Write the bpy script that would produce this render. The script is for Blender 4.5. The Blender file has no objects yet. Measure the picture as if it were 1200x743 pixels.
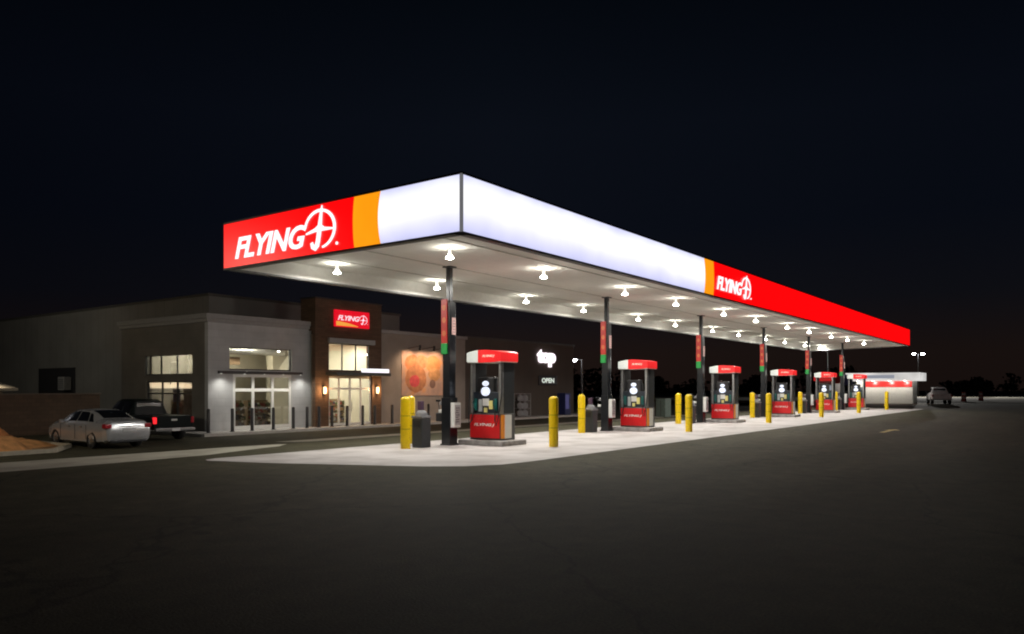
import bpy, bmesh, math, random
from mathutils import Vector, Matrix
random.seed(7)
R = math.radians
PI = math.pi
scene = bpy.context.scene
COL = scene.collection

# ------------------------------------------------------------------ materials
MATS = {}
def pbr(name, color, rough=0.6, metal=0.0, var=0.12, scale=6.0, bump=0.0, bscale=40.0, coat=0.0, spec=0.5):
    if name in MATS: return MATS[name]
    m = bpy.data.materials.new(name); m.use_nodes = True
    nt = m.node_tree; n = nt.nodes; l = nt.links
    b = n['Principled BSDF']
    b.inputs['Roughness'].default_value = rough
    b.inputs['Metallic'].default_value = metal
    b.inputs['Coat Weight'].default_value = coat
    b.inputs['Specular IOR Level'].default_value = spec
    tc = n.new('ShaderNodeTexCoord')
    nz = n.new('ShaderNodeTexNoise'); nz.inputs['Scale'].default_value = scale; nz.inputs['Detail'].default_value = 6
    l.new(tc.outputs['Object'], nz.inputs['Vector'])
    rp = n.new('ShaderNodeValToRGB')
    rp.color_ramp.elements[0].position = 0.3; rp.color_ramp.elements[1].position = 0.7
    rp.color_ramp.elements[0].color = tuple(c*(1-var) for c in color)+(1,)
    rp.color_ramp.elements[1].color = tuple(min(1, c*(1+var)) for c in color)+(1,)
    l.new(nz.outputs['Fac'], rp.inputs['Fac']); l.new(rp.outputs['Color'], b.inputs['Base Color'])
    if bump > 0:
        nb = n.new('ShaderNodeTexNoise'); nb.inputs['Scale'].default_value = bscale; nb.inputs['Detail'].default_value = 4
        l.new(tc.outputs['Object'], nb.inputs['Vector'])
        bp = n.new('ShaderNodeBump'); bp.inputs['Strength'].default_value = bump; bp.inputs['Distance'].default_value = 0.02
        l.new(nb.outputs['Fac'], bp.inputs['Height']); l.new(bp.outputs['Normal'], b.inputs['Normal'])
    MATS[name] = m
    return m

def emit(name, color, strength, vary=0.0, scale=1.0, base=None):
    if name in MATS: return MATS[name]
    m = bpy.data.materials.new(name); m.use_nodes = True
    nt = m.node_tree; n = nt.nodes; l = nt.links
    b = n['Principled BSDF']
    b.inputs['Base Color'].default_value = (base or tuple(c*0.6 for c in color))+(1,)
    b.inputs['Roughness'].default_value = 0.3
    b.inputs['Emission Color'].default_value = tuple(color)+(1,)
    b.inputs['Emission Strength'].default_value = strength
    if vary > 0:
        tc = n.new('ShaderNodeTexCoord'); nz = n.new('ShaderNodeTexNoise'); nz.inputs['Scale'].default_value = scale
        l.new(tc.outputs['Object'], nz.inputs['Vector'])
        mr = n.new('ShaderNodeMapRange'); mr.inputs['To Min'].default_value = strength*(1-vary); mr.inputs['To Max'].default_value = strength*(1+vary)
        mr.inputs['From Min'].default_value = .3; mr.inputs['From Max'].default_value = .7
        l.new(nz.outputs['Fac'], mr.inputs['Value']); l.new(mr.outputs['Result'], b.inputs['Emission Strength'])
    MATS[name] = m
    return m

def glass(name, tint=(0.75, 0.8, 0.8), refl=0.12, rough=0.02):
    if name in MATS: return MATS[name]
    m = bpy.data.materials.new(name); m.use_nodes = True
    nt = m.node_tree; n = nt.nodes; l = nt.links
    n.remove(n['Principled BSDF'])
    t = n.new('ShaderNodeBsdfTransparent'); t.inputs['Color'].default_value = tint+(1,)
    g = n.new('ShaderNodeBsdfGlossy'); g.inputs['Roughness'].default_value = rough
    fr = n.new('ShaderNodeLayerWeight'); fr.inputs['Blend'].default_value = 0.3
    mr = n.new('ShaderNodeMapRange'); mr.inputs['To Min'].default_value = refl; mr.inputs['To Max'].default_value = 0.7
    l.new(fr.outputs['Fresnel'], mr.inputs['Value'])
    mx = n.new('ShaderNodeMixShader')
    l.new(mr.outputs['Result'], mx.inputs['Fac']); l.new(t.outputs[0], mx.inputs[1]); l.new(g.outputs[0], mx.inputs[2])
    l.new(mx.outputs[0], n['Material Output'].inputs['Surface'])
    MATS[name] = m
    return m

def asphalt_mat():
    m = bpy.data.materials.new('asphalt'); m.use_nodes = True
    nt = m.node_tree; n = nt.nodes; l = nt.links; b = n['Principled BSDF']
    tc = n.new('ShaderNodeTexCoord')
    big = n.new('ShaderNodeTexNoise'); big.inputs['Scale'].default_value = 0.22; big.inputs['Detail'].default_value = 5
    mp = n.new('ShaderNodeMapping'); mp.inputs['Scale'].default_value = (0.35, 1.6, 1)
    l.new(tc.outputs['Object'], mp.inputs['Vector']); l.new(mp.outputs['Vector'], big.inputs['Vector'])
    fine = n.new('ShaderNodeTexNoise'); fine.inputs['Scale'].default_value = 38; fine.inputs['Detail'].default_value = 8
    l.new(tc.outputs['Object'], fine.inputs['Vector'])
    r1 = n.new('ShaderNodeValToRGB'); e = r1.color_ramp.elements
    e[0].position = .3; e[0].color = (0.040, 0.038, 0.021, 1); e[1].position = .7; e[1].color = (0.080, 0.074, 0.047, 1)
    l.new(big.outputs['Fac'], r1.inputs['Fac'])
    r2 = n.new('ShaderNodeValToRGB'); e = r2.color_ramp.elements
    e[0].position = .35; e[0].color = (0.6, 0.6, 0.6, 1); e[1].position = .7; e[1].color = (1.35, 1.35, 1.35, 1)
    l.new(fine.outputs['Fac'], r2.inputs['Fac'])
    mx = n.new('ShaderNodeMix'); mx.data_type = 'RGBA'; mx.blend_type = 'MULTIPLY'; mx.inputs[0].default_value = 1
    l.new(r1.outputs['Color'], mx.inputs[6]); l.new(r2.outputs['Color'], mx.inputs[7])
    # sealed cracks and small patches
    vo = n.new('ShaderNodeTexVoronoi'); vo.feature = 'DISTANCE_TO_EDGE'; vo.inputs['Scale'].default_value = .16
    wn = n.new('ShaderNodeTexNoise'); wn.inputs['Scale'].default_value = 1.3; wn.inputs['Detail'].default_value = 4
    l.new(tc.outputs['Object'], wn.inputs['Vector'])
    wa = n.new('ShaderNodeMix'); wa.data_type = 'RGBA'; wa.blend_type = 'ADD'; wa.inputs[0].default_value = 1.0
    l.new(tc.outputs['Object'], wa.inputs[6]); l.new(wn.outputs['Color'], wa.inputs[7]); l.new(wa.outputs[2], vo.inputs['Vector'])
    r3 = n.new('ShaderNodeValToRGB'); e = r3.color_ramp.elements
    e[0].position = .002; e[0].color = (.5, .5, .5, 1); e[1].position = .007; e[1].color = (1, 1, 1, 1)
    l.new(vo.outputs['Distance'], r3.inputs['Fac'])
    md_ = n.new('ShaderNodeTexNoise'); md_.inputs['Scale'].default_value = 2.2; md_.inputs['Detail'].default_value = 6; md_.inputs['Roughness'].default_value = .7
    l.new(tc.outputs['Object'], md_.inputs['Vector'])
    r4 = n.new('ShaderNodeValToRGB'); e = r4.color_ramp.elements
    e[0].position = .35; e[0].color = (.72, .72, .72, 1); e[1].position = .68; e[1].color = (1.25, 1.25, 1.25, 1)
    l.new(md_.outputs['Fac'], r4.inputs['Fac'])
    m3 = n.new('ShaderNodeMix'); m3.data_type = 'RGBA'; m3.blend_type = 'MULTIPLY'; m3.inputs[0].default_value = 1
    l.new(r3.outputs['Color'], m3.inputs[6]); l.new(r4.outputs['Color'], m3.inputs[7])
    m4 = n.new('ShaderNodeMix'); m4.data_type = 'RGBA'; m4.blend_type = 'MULTIPLY'; m4.inputs[0].default_value = 1
    l.new(mx.outputs[2], m4.inputs[6]); l.new(m3.outputs[2], m4.inputs[7])
    l.new(m4.outputs[2], b.inputs['Base Color'])
    b.inputs['Roughness'].default_value = 0.85; b.inputs['Specular IOR Level'].default_value = 0.15
    bp = n.new('ShaderNodeBump'); bp.inputs['Strength'].default_value = 0.5; bp.inputs['Distance'].default_value = 0.01
    l.new(fine.outputs['Fac'], bp.inputs['Height']); l.new(bp.outputs['Normal'], b.inputs['Normal'])
    MATS['asphalt'] = m
    return m

def slab_mat(name, col, jx, jy):
    """poured concrete with sawn joints and oil stains"""
    m = bpy.data.materials.new(name); m.use_nodes = True
    nt = m.node_tree; n = nt.nodes; l = nt.links; b = n['Principled BSDF']
    tc = n.new('ShaderNodeTexCoord')
    br = n.new('ShaderNodeTexBrick'); br.offset = 0
    br.inputs['Scale'].default_value = 1; br.inputs['Brick Width'].default_value = jx; br.inputs['Row Height'].default_value = jy
    br.inputs['Mortar Size'].default_value = 0.012; br.inputs['Mortar Smooth'].default_value = 0.3
    br.inputs['Color1'].default_value = tuple(c*1.04 for c in col)+(1,); br.inputs['Color2'].default_value = tuple(c*0.93 for c in col)+(1,)
    br.inputs['Mortar'].default_value = tuple(c*0.4 for c in col)+(1,)
    l.new(tc.outputs['Object'], br.inputs['Vector'])
    nz = n.new('ShaderNodeTexNoise'); nz.inputs['Scale'].default_value = 0.9; nz.inputs['Detail'].default_value = 8
    l.new(tc.outputs['Object'], nz.inputs['Vector'])
    r = n.new('ShaderNodeValToRGB'); e = r.color_ramp.elements
    e[0].position = .36; e[0].color = (.5, .48, .46, 1); e[1].position = .56; e[1].color = (1, 1, 1, 1)
    l.new(nz.outputs['Fac'], r.inputs['Fac'])
    mx = n.new('ShaderNodeMix'); mx.data_type = 'RGBA'; mx.blend_type = 'MULTIPLY'; mx.inputs[0].default_value = .55
    l.new(br.outputs['Color'], mx.inputs[6]); l.new(r.outputs['Color'], mx.inputs[7])
    l.new(mx.outputs[2], b.inputs['Base Color']); b.inputs['Roughness'].default_value = .7
    nb = n.new('ShaderNodeTexNoise'); nb.inputs['Scale'].default_value = 30
    l.new(tc.outputs['Object'], nb.inputs['Vector'])
    bp = n.new('ShaderNodeBump'); bp.inputs['Strength'].default_value = 0.2; bp.inputs['Distance'].default_value = 0.01
    l.new(nb.outputs['Fac'], bp.inputs['Height']); l.new(bp.outputs['Normal'], b.inputs['Normal'])
    MATS[name] = m
    return m

def ribbed_mat(name, col, axis, period, rough=.5, metal=0., depth=.5, seam=0.6):
    """sheet metal with standing ribs / panel seams running along one axis"""
    m = bpy.data.materials.new(name); m.use_nodes = True
    nt = m.node_tree; n = nt.nodes; l = nt.links; b = n['Principled BSDF']
    tc = n.new('ShaderNodeTexCoord'); sx = n.new('ShaderNodeSeparateXYZ'); l.new(tc.outputs['Object'], sx.inputs[0])
    d = n.new('ShaderNodeMath'); d.operation = 'DIVIDE'; d.inputs[1].default_value = period; l.new(sx.outputs[axis], d.inputs[0])
    f = n.new('ShaderNodeMath'); f.operation = 'FRACT'; l.new(d.outputs[0], f.inputs[0])
    r = n.new('ShaderNodeValToRGB'); e = r.color_ramp.elements
    e[0].position = 0; e[0].color = (seam,)*3+(1,); e[1].position = .06; e[1].color = (1, 1, 1, 1)
    l.new(f.outputs[0], r.inputs['Fac'])
    nz = n.new('ShaderNodeTexNoise'); nz.inputs['Scale'].default_value = .5; nz.inputs['Detail'].default_value = 5
    l.new(tc.outputs['Object'], nz.inputs['Vector'])
    r2 = n.new('ShaderNodeValToRGB'); e = r2.color_ramp.elements
    e[0].position = .3; e[0].color = tuple(c*.88 for c in col)+(1,); e[1].position = .7; e[1].color = tuple(min(1, c*1.08) for c in col)+(1,)
    l.new(nz.outputs['Fac'], r2.inputs['Fac'])
    mx = n.new('ShaderNodeMix'); mx.data_type = 'RGBA'; mx.blend_type = 'MULTIPLY'; mx.inputs[0].default_value = 1
    l.new(r2.outputs['Color'], mx.inputs[6]); l.new(r.outputs['Color'], mx.inputs[7]); l.new(mx.outputs[2], b.inputs['Base Color'])
    bp = n.new('ShaderNodeBump'); bp.inputs['Strength'].default_value = depth; bp.inputs['Distance'].default_value = .02
    l.new(r.outputs['Color'], bp.inputs['Height']); l.new(bp.outputs['Normal'], b.inputs['Normal'])
    b.inputs['Roughness'].default_value = rough; b.inputs['Metallic'].default_value = metal
    MATS[name] = m
    return m

def brick_mat(name, col, bw=.4, bh=.2, mortar=.55, var=.15):
    m = bpy.data.materials.new(name); m.use_nodes = True
    nt = m.node_tree; n = nt.nodes; l = nt.links; b = n['Principled BSDF']
    tc = n.new('ShaderNodeTexCoord'); sx = n.new('ShaderNodeSeparateXYZ'); l.new(tc.outputs['Object'], sx.inputs[0])
    ad = n.new('ShaderNodeMath'); ad.operation = 'ADD'; l.new(sx.outputs[0], ad.inputs[0]); l.new(sx.outputs[1], ad.inputs[1])
    cb = n.new('ShaderNodeCombineXYZ'); l.new(ad.outputs[0], cb.inputs[0]); l.new(sx.outputs[2], cb.inputs[1])
    br = n.new('ShaderNodeTexBrick'); br.inputs['Scale'].default_value = 1
    br.inputs['Brick Width'].default_value = bw; br.inputs['Row Height'].default_value = bh; br.inputs['Mortar Size'].default_value = .008
    br.inputs['Color1'].default_value = tuple(c*(1+var) for c in col)+(1,); br.inputs['Color2'].default_value = tuple(c*(1-var) for c in col)+(1,)
    br.inputs['Mortar'].default_value = tuple(c*mortar for c in col)+(1,)
    l.new(cb.outputs[0], br.inputs['Vector'])
    nz = n.new('ShaderNodeTexNoise'); nz.inputs['Scale'].default_value = .8; nz.inputs['Detail'].default_value = 6
    l.new(tc.outputs['Object'], nz.inputs['Vector'])
    r = n.new('ShaderNodeValToRGB'); e = r.color_ramp.elements
    e[0].position = .3; e[0].color = (.82, .82, .82, 1); e[1].position = .7; e[1].color = (1.06, 1.06, 1.06, 1)
    l.new(nz.outputs['Fac'], r.inputs['Fac'])
    mx = n.new('ShaderNodeMix'); mx.data_type = 'RGBA'; mx.blend_type = 'MULTIPLY'; mx.inputs[0].default_value = 1
    l.new(br.outputs['Color'], mx.inputs[6]); l.new(r.outputs['Color'], mx.inputs[7]); l.new(mx.outputs[2], b.inputs['Base Color'])
    bp = n.new('ShaderNodeBump'); bp.inputs['Strength'].default_value = .4; bp.inputs['Distance'].default_value = .01; bp.invert = True
    l.new(br.outputs['Fac'], bp.inputs['Height']); l.new(bp.outputs['Normal'], b.inputs['Normal'])
    b.inputs['Roughness'].default_value = .85
    MATS[name] = m
    return m

def fascia_white():
    """back-lit acrylic: bright centre, bluish and dimmer where the lamps inside stop"""
    m = bpy.data.materials.new('lightbox_white'); m.use_nodes = True
    nt = m.node_tree; n = nt.nodes; l = nt.links; b = n['Principled BSDF']
    tc = n.new('ShaderNodeTexCoord'); sx = n.new('ShaderNodeSeparateXYZ'); l.new(tc.outputs['Object'], sx.inputs[0])
    mr = n.new('ShaderNodeMapRange'); mr.inputs['From Min'].default_value = 5.0; mr.inputs['From Max'].default_value = 6.25
    l.new(sx.outputs[2], mr.inputs['Value'])
    nz = n.new('ShaderNodeTexNoise'); nz.inputs['Scale'].default_value = .8; l.new(tc.outputs['Object'], nz.inputs['Vector'])
    ad = n.new('ShaderNodeMath'); ad.operation = 'MULTIPLY_ADD'; ad.inputs[1].default_value = .3; l.new(nz.outputs['Fac'], ad.inputs[0]); l.new(mr.outputs[0], ad.inputs[2])
    sb = n.new('ShaderNodeMath'); sb.operation = 'SUBTRACT'; sb.inputs[1].default_value = .15; l.new(ad.outputs[0], sb.inputs[0])
    rp = n.new('ShaderNodeValToRGB'); e = rp.color_ramp.elements
    e[0].position = 0; e[0].color = (.56, .57, .84, 1)
    e[1].position = 1; e[1].color = (.62, .63, .88, 1)
    for p, c in ((.2, (.74, .74, .98)), (.42, (.97, .97, 1)), (.72, (1, 1, 1)), (.88, (.84, .85, 1))):
        q = rp.color_ramp.elements.new(p); q.color = c+(1,)
    l.new(sb.outputs[0], rp.inputs['Fac']); l.new(rp.outputs['Color'], b.inputs['Emission Color'])
    b.inputs['Emission Strength'].default_value = 1.12
    b.inputs['Base Color'].default_value = (.1, .1, .1, 1); b.inputs['Roughness'].default_value = .35
    MATS['lightbox_white'] = m
    return m

# ------------------------------------------------------------------ mesh builder
class MB:
    def __init__(s): s.v = []; s.f = []; s.sm = []
    def add(s, vs, fs, smooth=False):
        o = len(s.v); s.v += [tuple(v) for v in vs]
        for f in fs: s.f.append(tuple(i+o for i in f)); s.sm.append(smooth)
        return s
    def box(s, x0, x1, y0, y1, z0, z1, bev=0.0):
        if bev <= 0:
            vs = [(x, y, z) for z in (z0, z1) for y in (y0, y1) for x in (x0, x1)]
            return s.add(vs, [(0, 2, 3, 1), (4, 5, 7, 6), (0, 1, 5, 4), (2, 6, 7, 3), (0, 4, 6, 2), (1, 3, 7, 5)])
        bm = bmesh.new(); bmesh.ops.create_cube(bm, size=1)
        for v in bm.verts:
            v.co = Vector(((x0+x1)/2+v.co.x*(x1-x0), (y0+y1)/2+v.co.y*(y1-y0), (z0+z1)/2+v.co.z*(z1-z0)))
        bmesh.ops.bevel(bm, geom=bm.edges[:], offset=bev, segments=2, affect='EDGES', profile=.6)
        bm.verts.index_update()
        s.add([v.co for v in bm.verts], [[v.index for v in f.verts] for f in bm.faces]); bm.free()
        return s
    def cyl(s, x, y, z0, z1, r0, r1=None, seg=20, cap=True):
        return s.lathe(x, y, [(r0, z0), (r0 if r1 is None else r1, z1)], seg, cap)
    def lathe(s, x, y, prof, seg=20, cap=True):
        vs = []
        for r, z in prof:
            for k in range(seg):
                a = 2*PI*k/seg; vs.append((x+r*math.cos(a), y+r*math.sin(a), z))
        fs = []
        for j in range(len(prof)-1):
            for k in range(seg):
                a = j*seg+k; b2 = j*seg+(k+1) % seg
                fs.append((a, b2, b2+seg, a+seg))
        s.add(vs, fs, True)
        if cap:
            n = len(prof)-1
            s.add(vs[:seg], [tuple(reversed(range(seg)))]); s.add(vs[n*seg:], [tuple(range(seg))])
        return s
    def tube(s, pts, r, seg=8):
        pts = [Vector(p) for p in pts]; rings = []
        rr = r if isinstance(r, (list, tuple)) else [r]*len(pts)
        for i, p in enumerate(pts):
            t = (pts[min(i+1, len(pts)-1)]-pts[max(i-1, 0)]).normalized()
            up = Vector((0, 0, 1)) if abs(t.z) < .95 else Vector((1, 0, 0))
            a = t.cross(up).normalized(); b = t.cross(a).normalized()
            rings += [p+a*rr[i]*math.cos(2*PI*k/seg)+b*rr[i]*math.sin(2*PI*k/seg) for k in range(seg)]
        fs = []
        for j in range(len(pts)-1):
            for k in range(seg):
                a = j*seg+k; b = j*seg+(k+1) % seg; fs.append((a, a+seg, b+seg, b))
        fs.append(tuple(range(seg))); fs.append(tuple(reversed(range((len(pts)-1)*seg, len(pts)*seg))))
        return s.add(rings, fs, True)
    def prism(s, poly, z0, z1):
        n = len(poly)
        vs = [(x, y, z0) for x, y in poly]+[(x, y, z1) for x, y in poly]
        return s.add(vs, [tuple(reversed(range(n))), tuple(range(n, 2*n))]+[(i, (i+1) % n, (i+1) % n+n, i+n) for i in range(n)])
    def build(s, name, mat, parent=None, fix=True):
        me = bpy.data.meshes.new(name); me.from_pydata(s.v, [], s.f); me.polygons.foreach_set('use_smooth', s.sm)
        if fix:
            bm = bmesh.new(); bm.from_mesh(me); bmesh.ops.remove_doubles(bm, verts=bm.verts, dist=1e-5)
            bmesh.ops.recalc_face_normals(bm, faces=bm.faces); bm.to_mesh(me); bm.free()
        me.validate(); me.update()
        if any(s.sm):
            try: me.set_sharp_from_angle(angle=R(40))
            except Exception: pass
        if mat: me.materials.append(mat)
        o = bpy.data.objects.new(name, me); COL.objects.link(o)
        if parent: o.parent = parent
        return o

def tag(o, label=None, cat=None, group=None, kind=None):
    if label: o['label'] = label
    if cat: o['category'] = cat
    if group: o['group'] = group
    if kind: o['kind'] = kind
    return o
def empty(name, loc=(0, 0, 0), rz=0, label=None, cat=None, group=None):
    o = bpy.data.objects.new(name, None); COL.objects.link(o); o.location = loc; o.rotation_euler = (0, 0, rz)
    o.empty_display_size = .2
    return tag(o, label, cat, group)
CHILD = {}
def copy_tree(o, parent=None):
    c = o.copy(); COL.objects.link(c)
    if parent: c.parent = parent
    for ch in [x for x in bpy.data.objects if x.parent == o]: copy_tree(ch, c)
    return c
def repeat(proto, i, loc, rz=None, label=None):
    o = proto if i == 0 else copy_tree(proto)
    o.location = loc
    if rz is not None: o.rotation_euler = (0, 0, rz)
    if label: o['label'] = label
    return o

# lettering ---------------------------------------------------------------
def text_polys(s, shear=0.0, weight=0.0, space=1.0):
    cu = bpy.data.curves.new('lettering', 'FONT'); cu.body = s; cu.shear = shear; cu.offset = weight; cu.space_character = space
    cu.size = 1; cu.resolution_u = 4
    o = bpy.data.objects.new('lettering', cu); COL.objects.link(o)
    dg = bpy.context.evaluated_depsgraph_get(); dg.update()
    me = bpy.data.meshes.new_from_object(o.evaluated_get(dg))
    vs = [(v.co.x, v.co.y) for v in me.vertices]; fs = [tuple(p.vertices) for p in me.polygons]
    bpy.data.objects.remove(o); bpy.data.curves.remove(cu); bpy.data.meshes.remove(me)
    x0 = min(v[0] for v in vs); x1 = max(v[0] for v in vs); y0 = min(v[1] for v in vs); y1 = max(v[1] for v in vs)
    return [((x-x0)/(x1-x0), (y-y0)/(y1-y0)) for x, y in vs], fs
def fit(polys, u, v, w, h):
    vs, fs = polys
    return [(u+x*w, v+y*h) for x, y in vs], fs
def map_plane(mb, polys, org, du, nrm, off=.01, thick=0.0, up=(0, 0, 1)):
    org = Vector(org); du = Vector(du).normalized(); nrm = Vector(nrm).normalized(); up = Vector(up).normalized(); vs, fs = polys
    n = len(vs)
    top = [org+du*x+up*y+nrm*(off+thick) for x, y in vs]
    mb.add(top, fs)
    if thick > 0:
        cnt = {}
        for f in fs:
            for i in range(len(f)):
                e = (f[i], f[(i+1) % len(f)]); k = tuple(sorted(e)); cnt.setdefault(k, []).append(e)
        bot = [org+du*x+up*y+nrm*off for x, y in vs]
        sides = [e[0] for e in cnt.values() if len(e) == 1]
        mb.add(top+bot, [(b, a, a+n, b+n) for a, b in sides])
    return mb
def jet_mark(cx, cy, r):
    """open ring with a slanted J whose cross bar is a swept four-pointed star"""
    vs = []; fs = []
    def strip(pts_in, pts_out):
        o = len(vs); m = len(pts_in)
        vs.extend(pts_in+pts_out)
        for i in range(m-1): fs.append((o+i, o+i+1, o+m+i+1, o+m+i))
    a0, a1 = -80, 172; N = 44
    ins = []; outs = []
    for i in range(N+1):
        t = i/N; a = R(a0+(a1-a0)*t); w = r*(.10+.05*math.sin(PI*t))
        ins.append((cx+(r-w)*math.cos(a)*1.2, cy+(r-w)*math.sin(a))); outs.append((cx+r*math.cos(a)*1.2, cy+r*math.sin(a)))
    strip(ins, outs)
    # stem then hook of the J
    L = []; Q = []
    path = [(.18, 1.16, .02), (.13, .9, .07), (.07, .55, .10), (.02, .2, .13), (-.05, -.2, .14), (-.12, -.55, .14), (-.2, -.8, .15), (-.36, -.93, .15), (-.54, -.86, .12), (-.62, -.64, .09)]
    for i, (x, y, w) in enumerate(path):
        p = Vector(path[max(i-1, 0)][:2]); q = Vector(path[min(i+1, len(path)-1)][:2]); t = (q-p).normalized(); nn = Vector((-t.y, t.x))
        L.append((cx+r*(x+nn.x*w), cy+r*(y+nn.y*w))); Q.append((cx+r*(x-nn.x*w), cy+r*(y-nn.y*w)))
    strip(L, Q)
    # wings
    for sx in (-1, 1):
        strip([(cx+r*.02, cy+r*.26), (cx+sx*r*.35, cy+r*.06), (cx+sx*r*1.05, cy-r*(.05 if sx > 0 else .12))],
              [(cx+r*.02, cy-r*.12), (cx+sx*r*.35, cy-r*.12), (cx+sx*r*1.05, cy-r*(.12 if sx > 0 else .2))])
    # registered dot
    o = len(vs); vs.extend([(cx+r*1.28+r*.08*math.cos(k*PI/4), cy-r*.86+r*.08*math.sin(k*PI/4)) for k in range(8)]); fs.append(tuple(range(o, o+8)))
    return vs, fs

# ------------------------------------------------------------------ camera
S = 1.15
yaw = R(36.309)
cam = bpy.data.cameras.new('camera'); camo = bpy.data.objects.new('camera', cam); COL.objects.link(camo)
camo.location = (-12.371, -10.4005, 1.725)
camo.rotation_euler = (R(90), 0, yaw-R(90))
cam.sensor_fit = 'HORIZONTAL'; cam.sensor_width = 36; cam.lens = 36*903.29/1200
cam.shift_y = (455.4-371.5)/1200
cam.clip_start = .1; cam.clip_end = 3000
scene.camera = camo

# ------------------------------------------------------------------ shared materials
asphalt = asphalt_mat()
concrete = slab_mat('apron_concrete', (.50, .47, .46), 4.857, 3.2)
drive_conc = slab_mat('drive_concrete', (.42, .40, .33), 3.5, 4.0)
walk_conc = slab_mat('sidewalk_concrete', (.50, .48, .45), 1.6, 1.6)
kerb_m = pbr('kerb_concrete', (.46, .44, .40), .8, bump=.3)
white_lb = fascia_white()
red_lb = emit('lightbox_red', (1.0, .0012, .0022), 1.08, vary=.08, scale=.5, base=(.1, 0, 0))
orange_lb = emit('lightbox_orange', (1.0, .33, .005), 1.05, vary=.05, base=(.1, .04, 0))
letter_lb = emit('lightbox_letter', (1.0, .97, 1.0), 1.15, base=(.1, .1, .1))
darkmetal = pbr('dark_metal', (.018, .02, .024), .35, .6)
trim_grey = pbr('trim_grey', (.09, .09, .09), .5, .3)
deck_m = ribbed_mat('canopy_deck', (.90, .89, .83), 1, .4064, rough=.85, depth=.12, seam=.86)
white_metal = pbr('white_metal', (.74, .73, .68), .45, var=.05)
silver = pbr('brushed_steel', (.55, .55, .54), .32, .85, var=.1, scale=20)
black_p = pbr('black_plastic', (.014, .014, .016), .45)
yellow_p = pbr('yellow_sleeve', (.80, .55, .004), .38, var=.06, coat=.2)
red_p = pbr('pump_red', (.60, .010, .014), .35, coat=.3, var=.05)
orange_p = pbr('pump_orange', (.85, .28, .02), .35, var=.05)
white_p = pbr('white_paint', (.76, .76, .73), .4, var=.04)
teal_p = pbr('teal_plastic', (.01, .12, .11), .4)
green_p = pbr('green_panel', (.012, .26, .05), .4)
lamp_white = emit('lamp_lens', (1, .97, .86), 70, base=(.8, .8, .8))

# ------------------------------------------------------------------ ground
def h(y):
    t = min(1, max(0, (y-8)/11)); return -.65*t*t*(3-2*t)
ys = [-700, -300, -120, -60, -30, -15, -8, -4, 0, 4, 7]+[7.5+.5*i for i in range(25)]+[24, 30, 45, 70, 120, 300, 700]
xs = [-700, -300, -100, -40, -20, -10, 0, 10, 20, 30, 40, 50, 60, 80, 120, 200, 400, 900]
g = MB(); nx = len(xs)
g.add([(x, y, h(y)) for y in ys for x in xs], [(j*nx+i, j*nx+i+1, (j+1)*nx+i+1, (j+1)*nx+i) for j in range(len(ys)-1) for i in range(nx-1)])
tag(g.build('ground', asphalt), kind='structure')

def drape(poly, dz):
    """convex polygon laid on the sloping ground in strips"""
    ylo = min(p[1] for p in poly); yhi = max(p[1] for p in poly)
    lines = sorted({ylo, yhi} | {y for y in ys if ylo < y < yhi} | {p[1] for p in poly})
    mb = MB(); n = len(poly)
    def span(y):
        xsx = []
        for i in range(n):
            a, b = poly[i], poly[(i+1) % n]
            if (a[1]-y)*(b[1]-y) <= 0 and abs(a[1]-b[1]) > 1e-9: xsx.append(a[0]+(b[0]-a[0])*(y-a[1])/(b[1]-a[1]))
            if abs(a[1]-y) < 1e-9: xsx.append(a[0])
        return min(xsx), max(xsx)
    for y0, y1 in zip(lines, lines[1:]):
        if y1-y0 < 1e-6: continue
        a0, a1 = span(y0); b0, b1 = span(y1)
        mb.add([(a0, y0, h(y0)+dz), (a1, y0, h(y0)+dz), (b1, y1, h(y1)+dz), (b0, y1, h(y1)+dz)], [(0, 1, 2, 3)])
    return mb
apron = [(-1.85, 6.35), (-1.3, 4.6), (.2, 1.25), (.75, .55), (1.55, .12), (2.6, .02), (60.0, .0), (62.5, 6.6), (-1.4, 6.75), (-1.75, 6.6)]
tag(drape(apron, .006).build('concrete_apron', concrete), kind='structure')
tag(drape([(-14, 7.2), (-3.5, 7.55), (-.9, 7.8), (2.2, 9.0), (3.4, 10.2), (2.2, 12.4), (-2.25, 13.7), (-3.7, 13.6), (-14, 13.0)], .005).build('concrete_driveway', drive_conc), kind='structure')
# fainter concrete lane far behind the pumps
tag(drape([(9, 15.5), (70, 15.5), (70, 18.4), (9, 18.4)], .005).build('concrete_gutter', drive_conc), kind='structure')
sw = MB(); sw.prism([(9.3, 24.3), (46.6, 24.3), (46.6, 25.77), (10.37, 25.77), (10.37, 36), (9.3, 36)], -.9, -.5)
tag(sw.build('sidewalk', walk_conc), kind='structure')
sk = MB(); sk.box(9.15, 46.6, 24.13, 24.297, -.9, -.498, .02); sk.box(9.13, 9.297, 24.3, 36, -.9, -.498, .02)
tag(sk.build('sidewalk_kerb', kerb_m), kind='structure')
# painted arrow on the lane to the right
yl = pbr('road_yellow', (.42, .33, .05), .6, var=.3, scale=9)
ar = MB()
ar.add([(x, y, .005) for x, y in ((20.6, -4.28), (22.6, -4.28), (22.6, -4.08), (20.6, -4.08))], [(0, 1, 2, 3)])
ar.add([(x, y, .005) for x, y in ((22.6, -4.5), (23.5, -4.18), (22.6, -3.86))], [(0, 1, 2)])
tag(ar.build('road_marking', yl), kind='structure')
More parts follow.
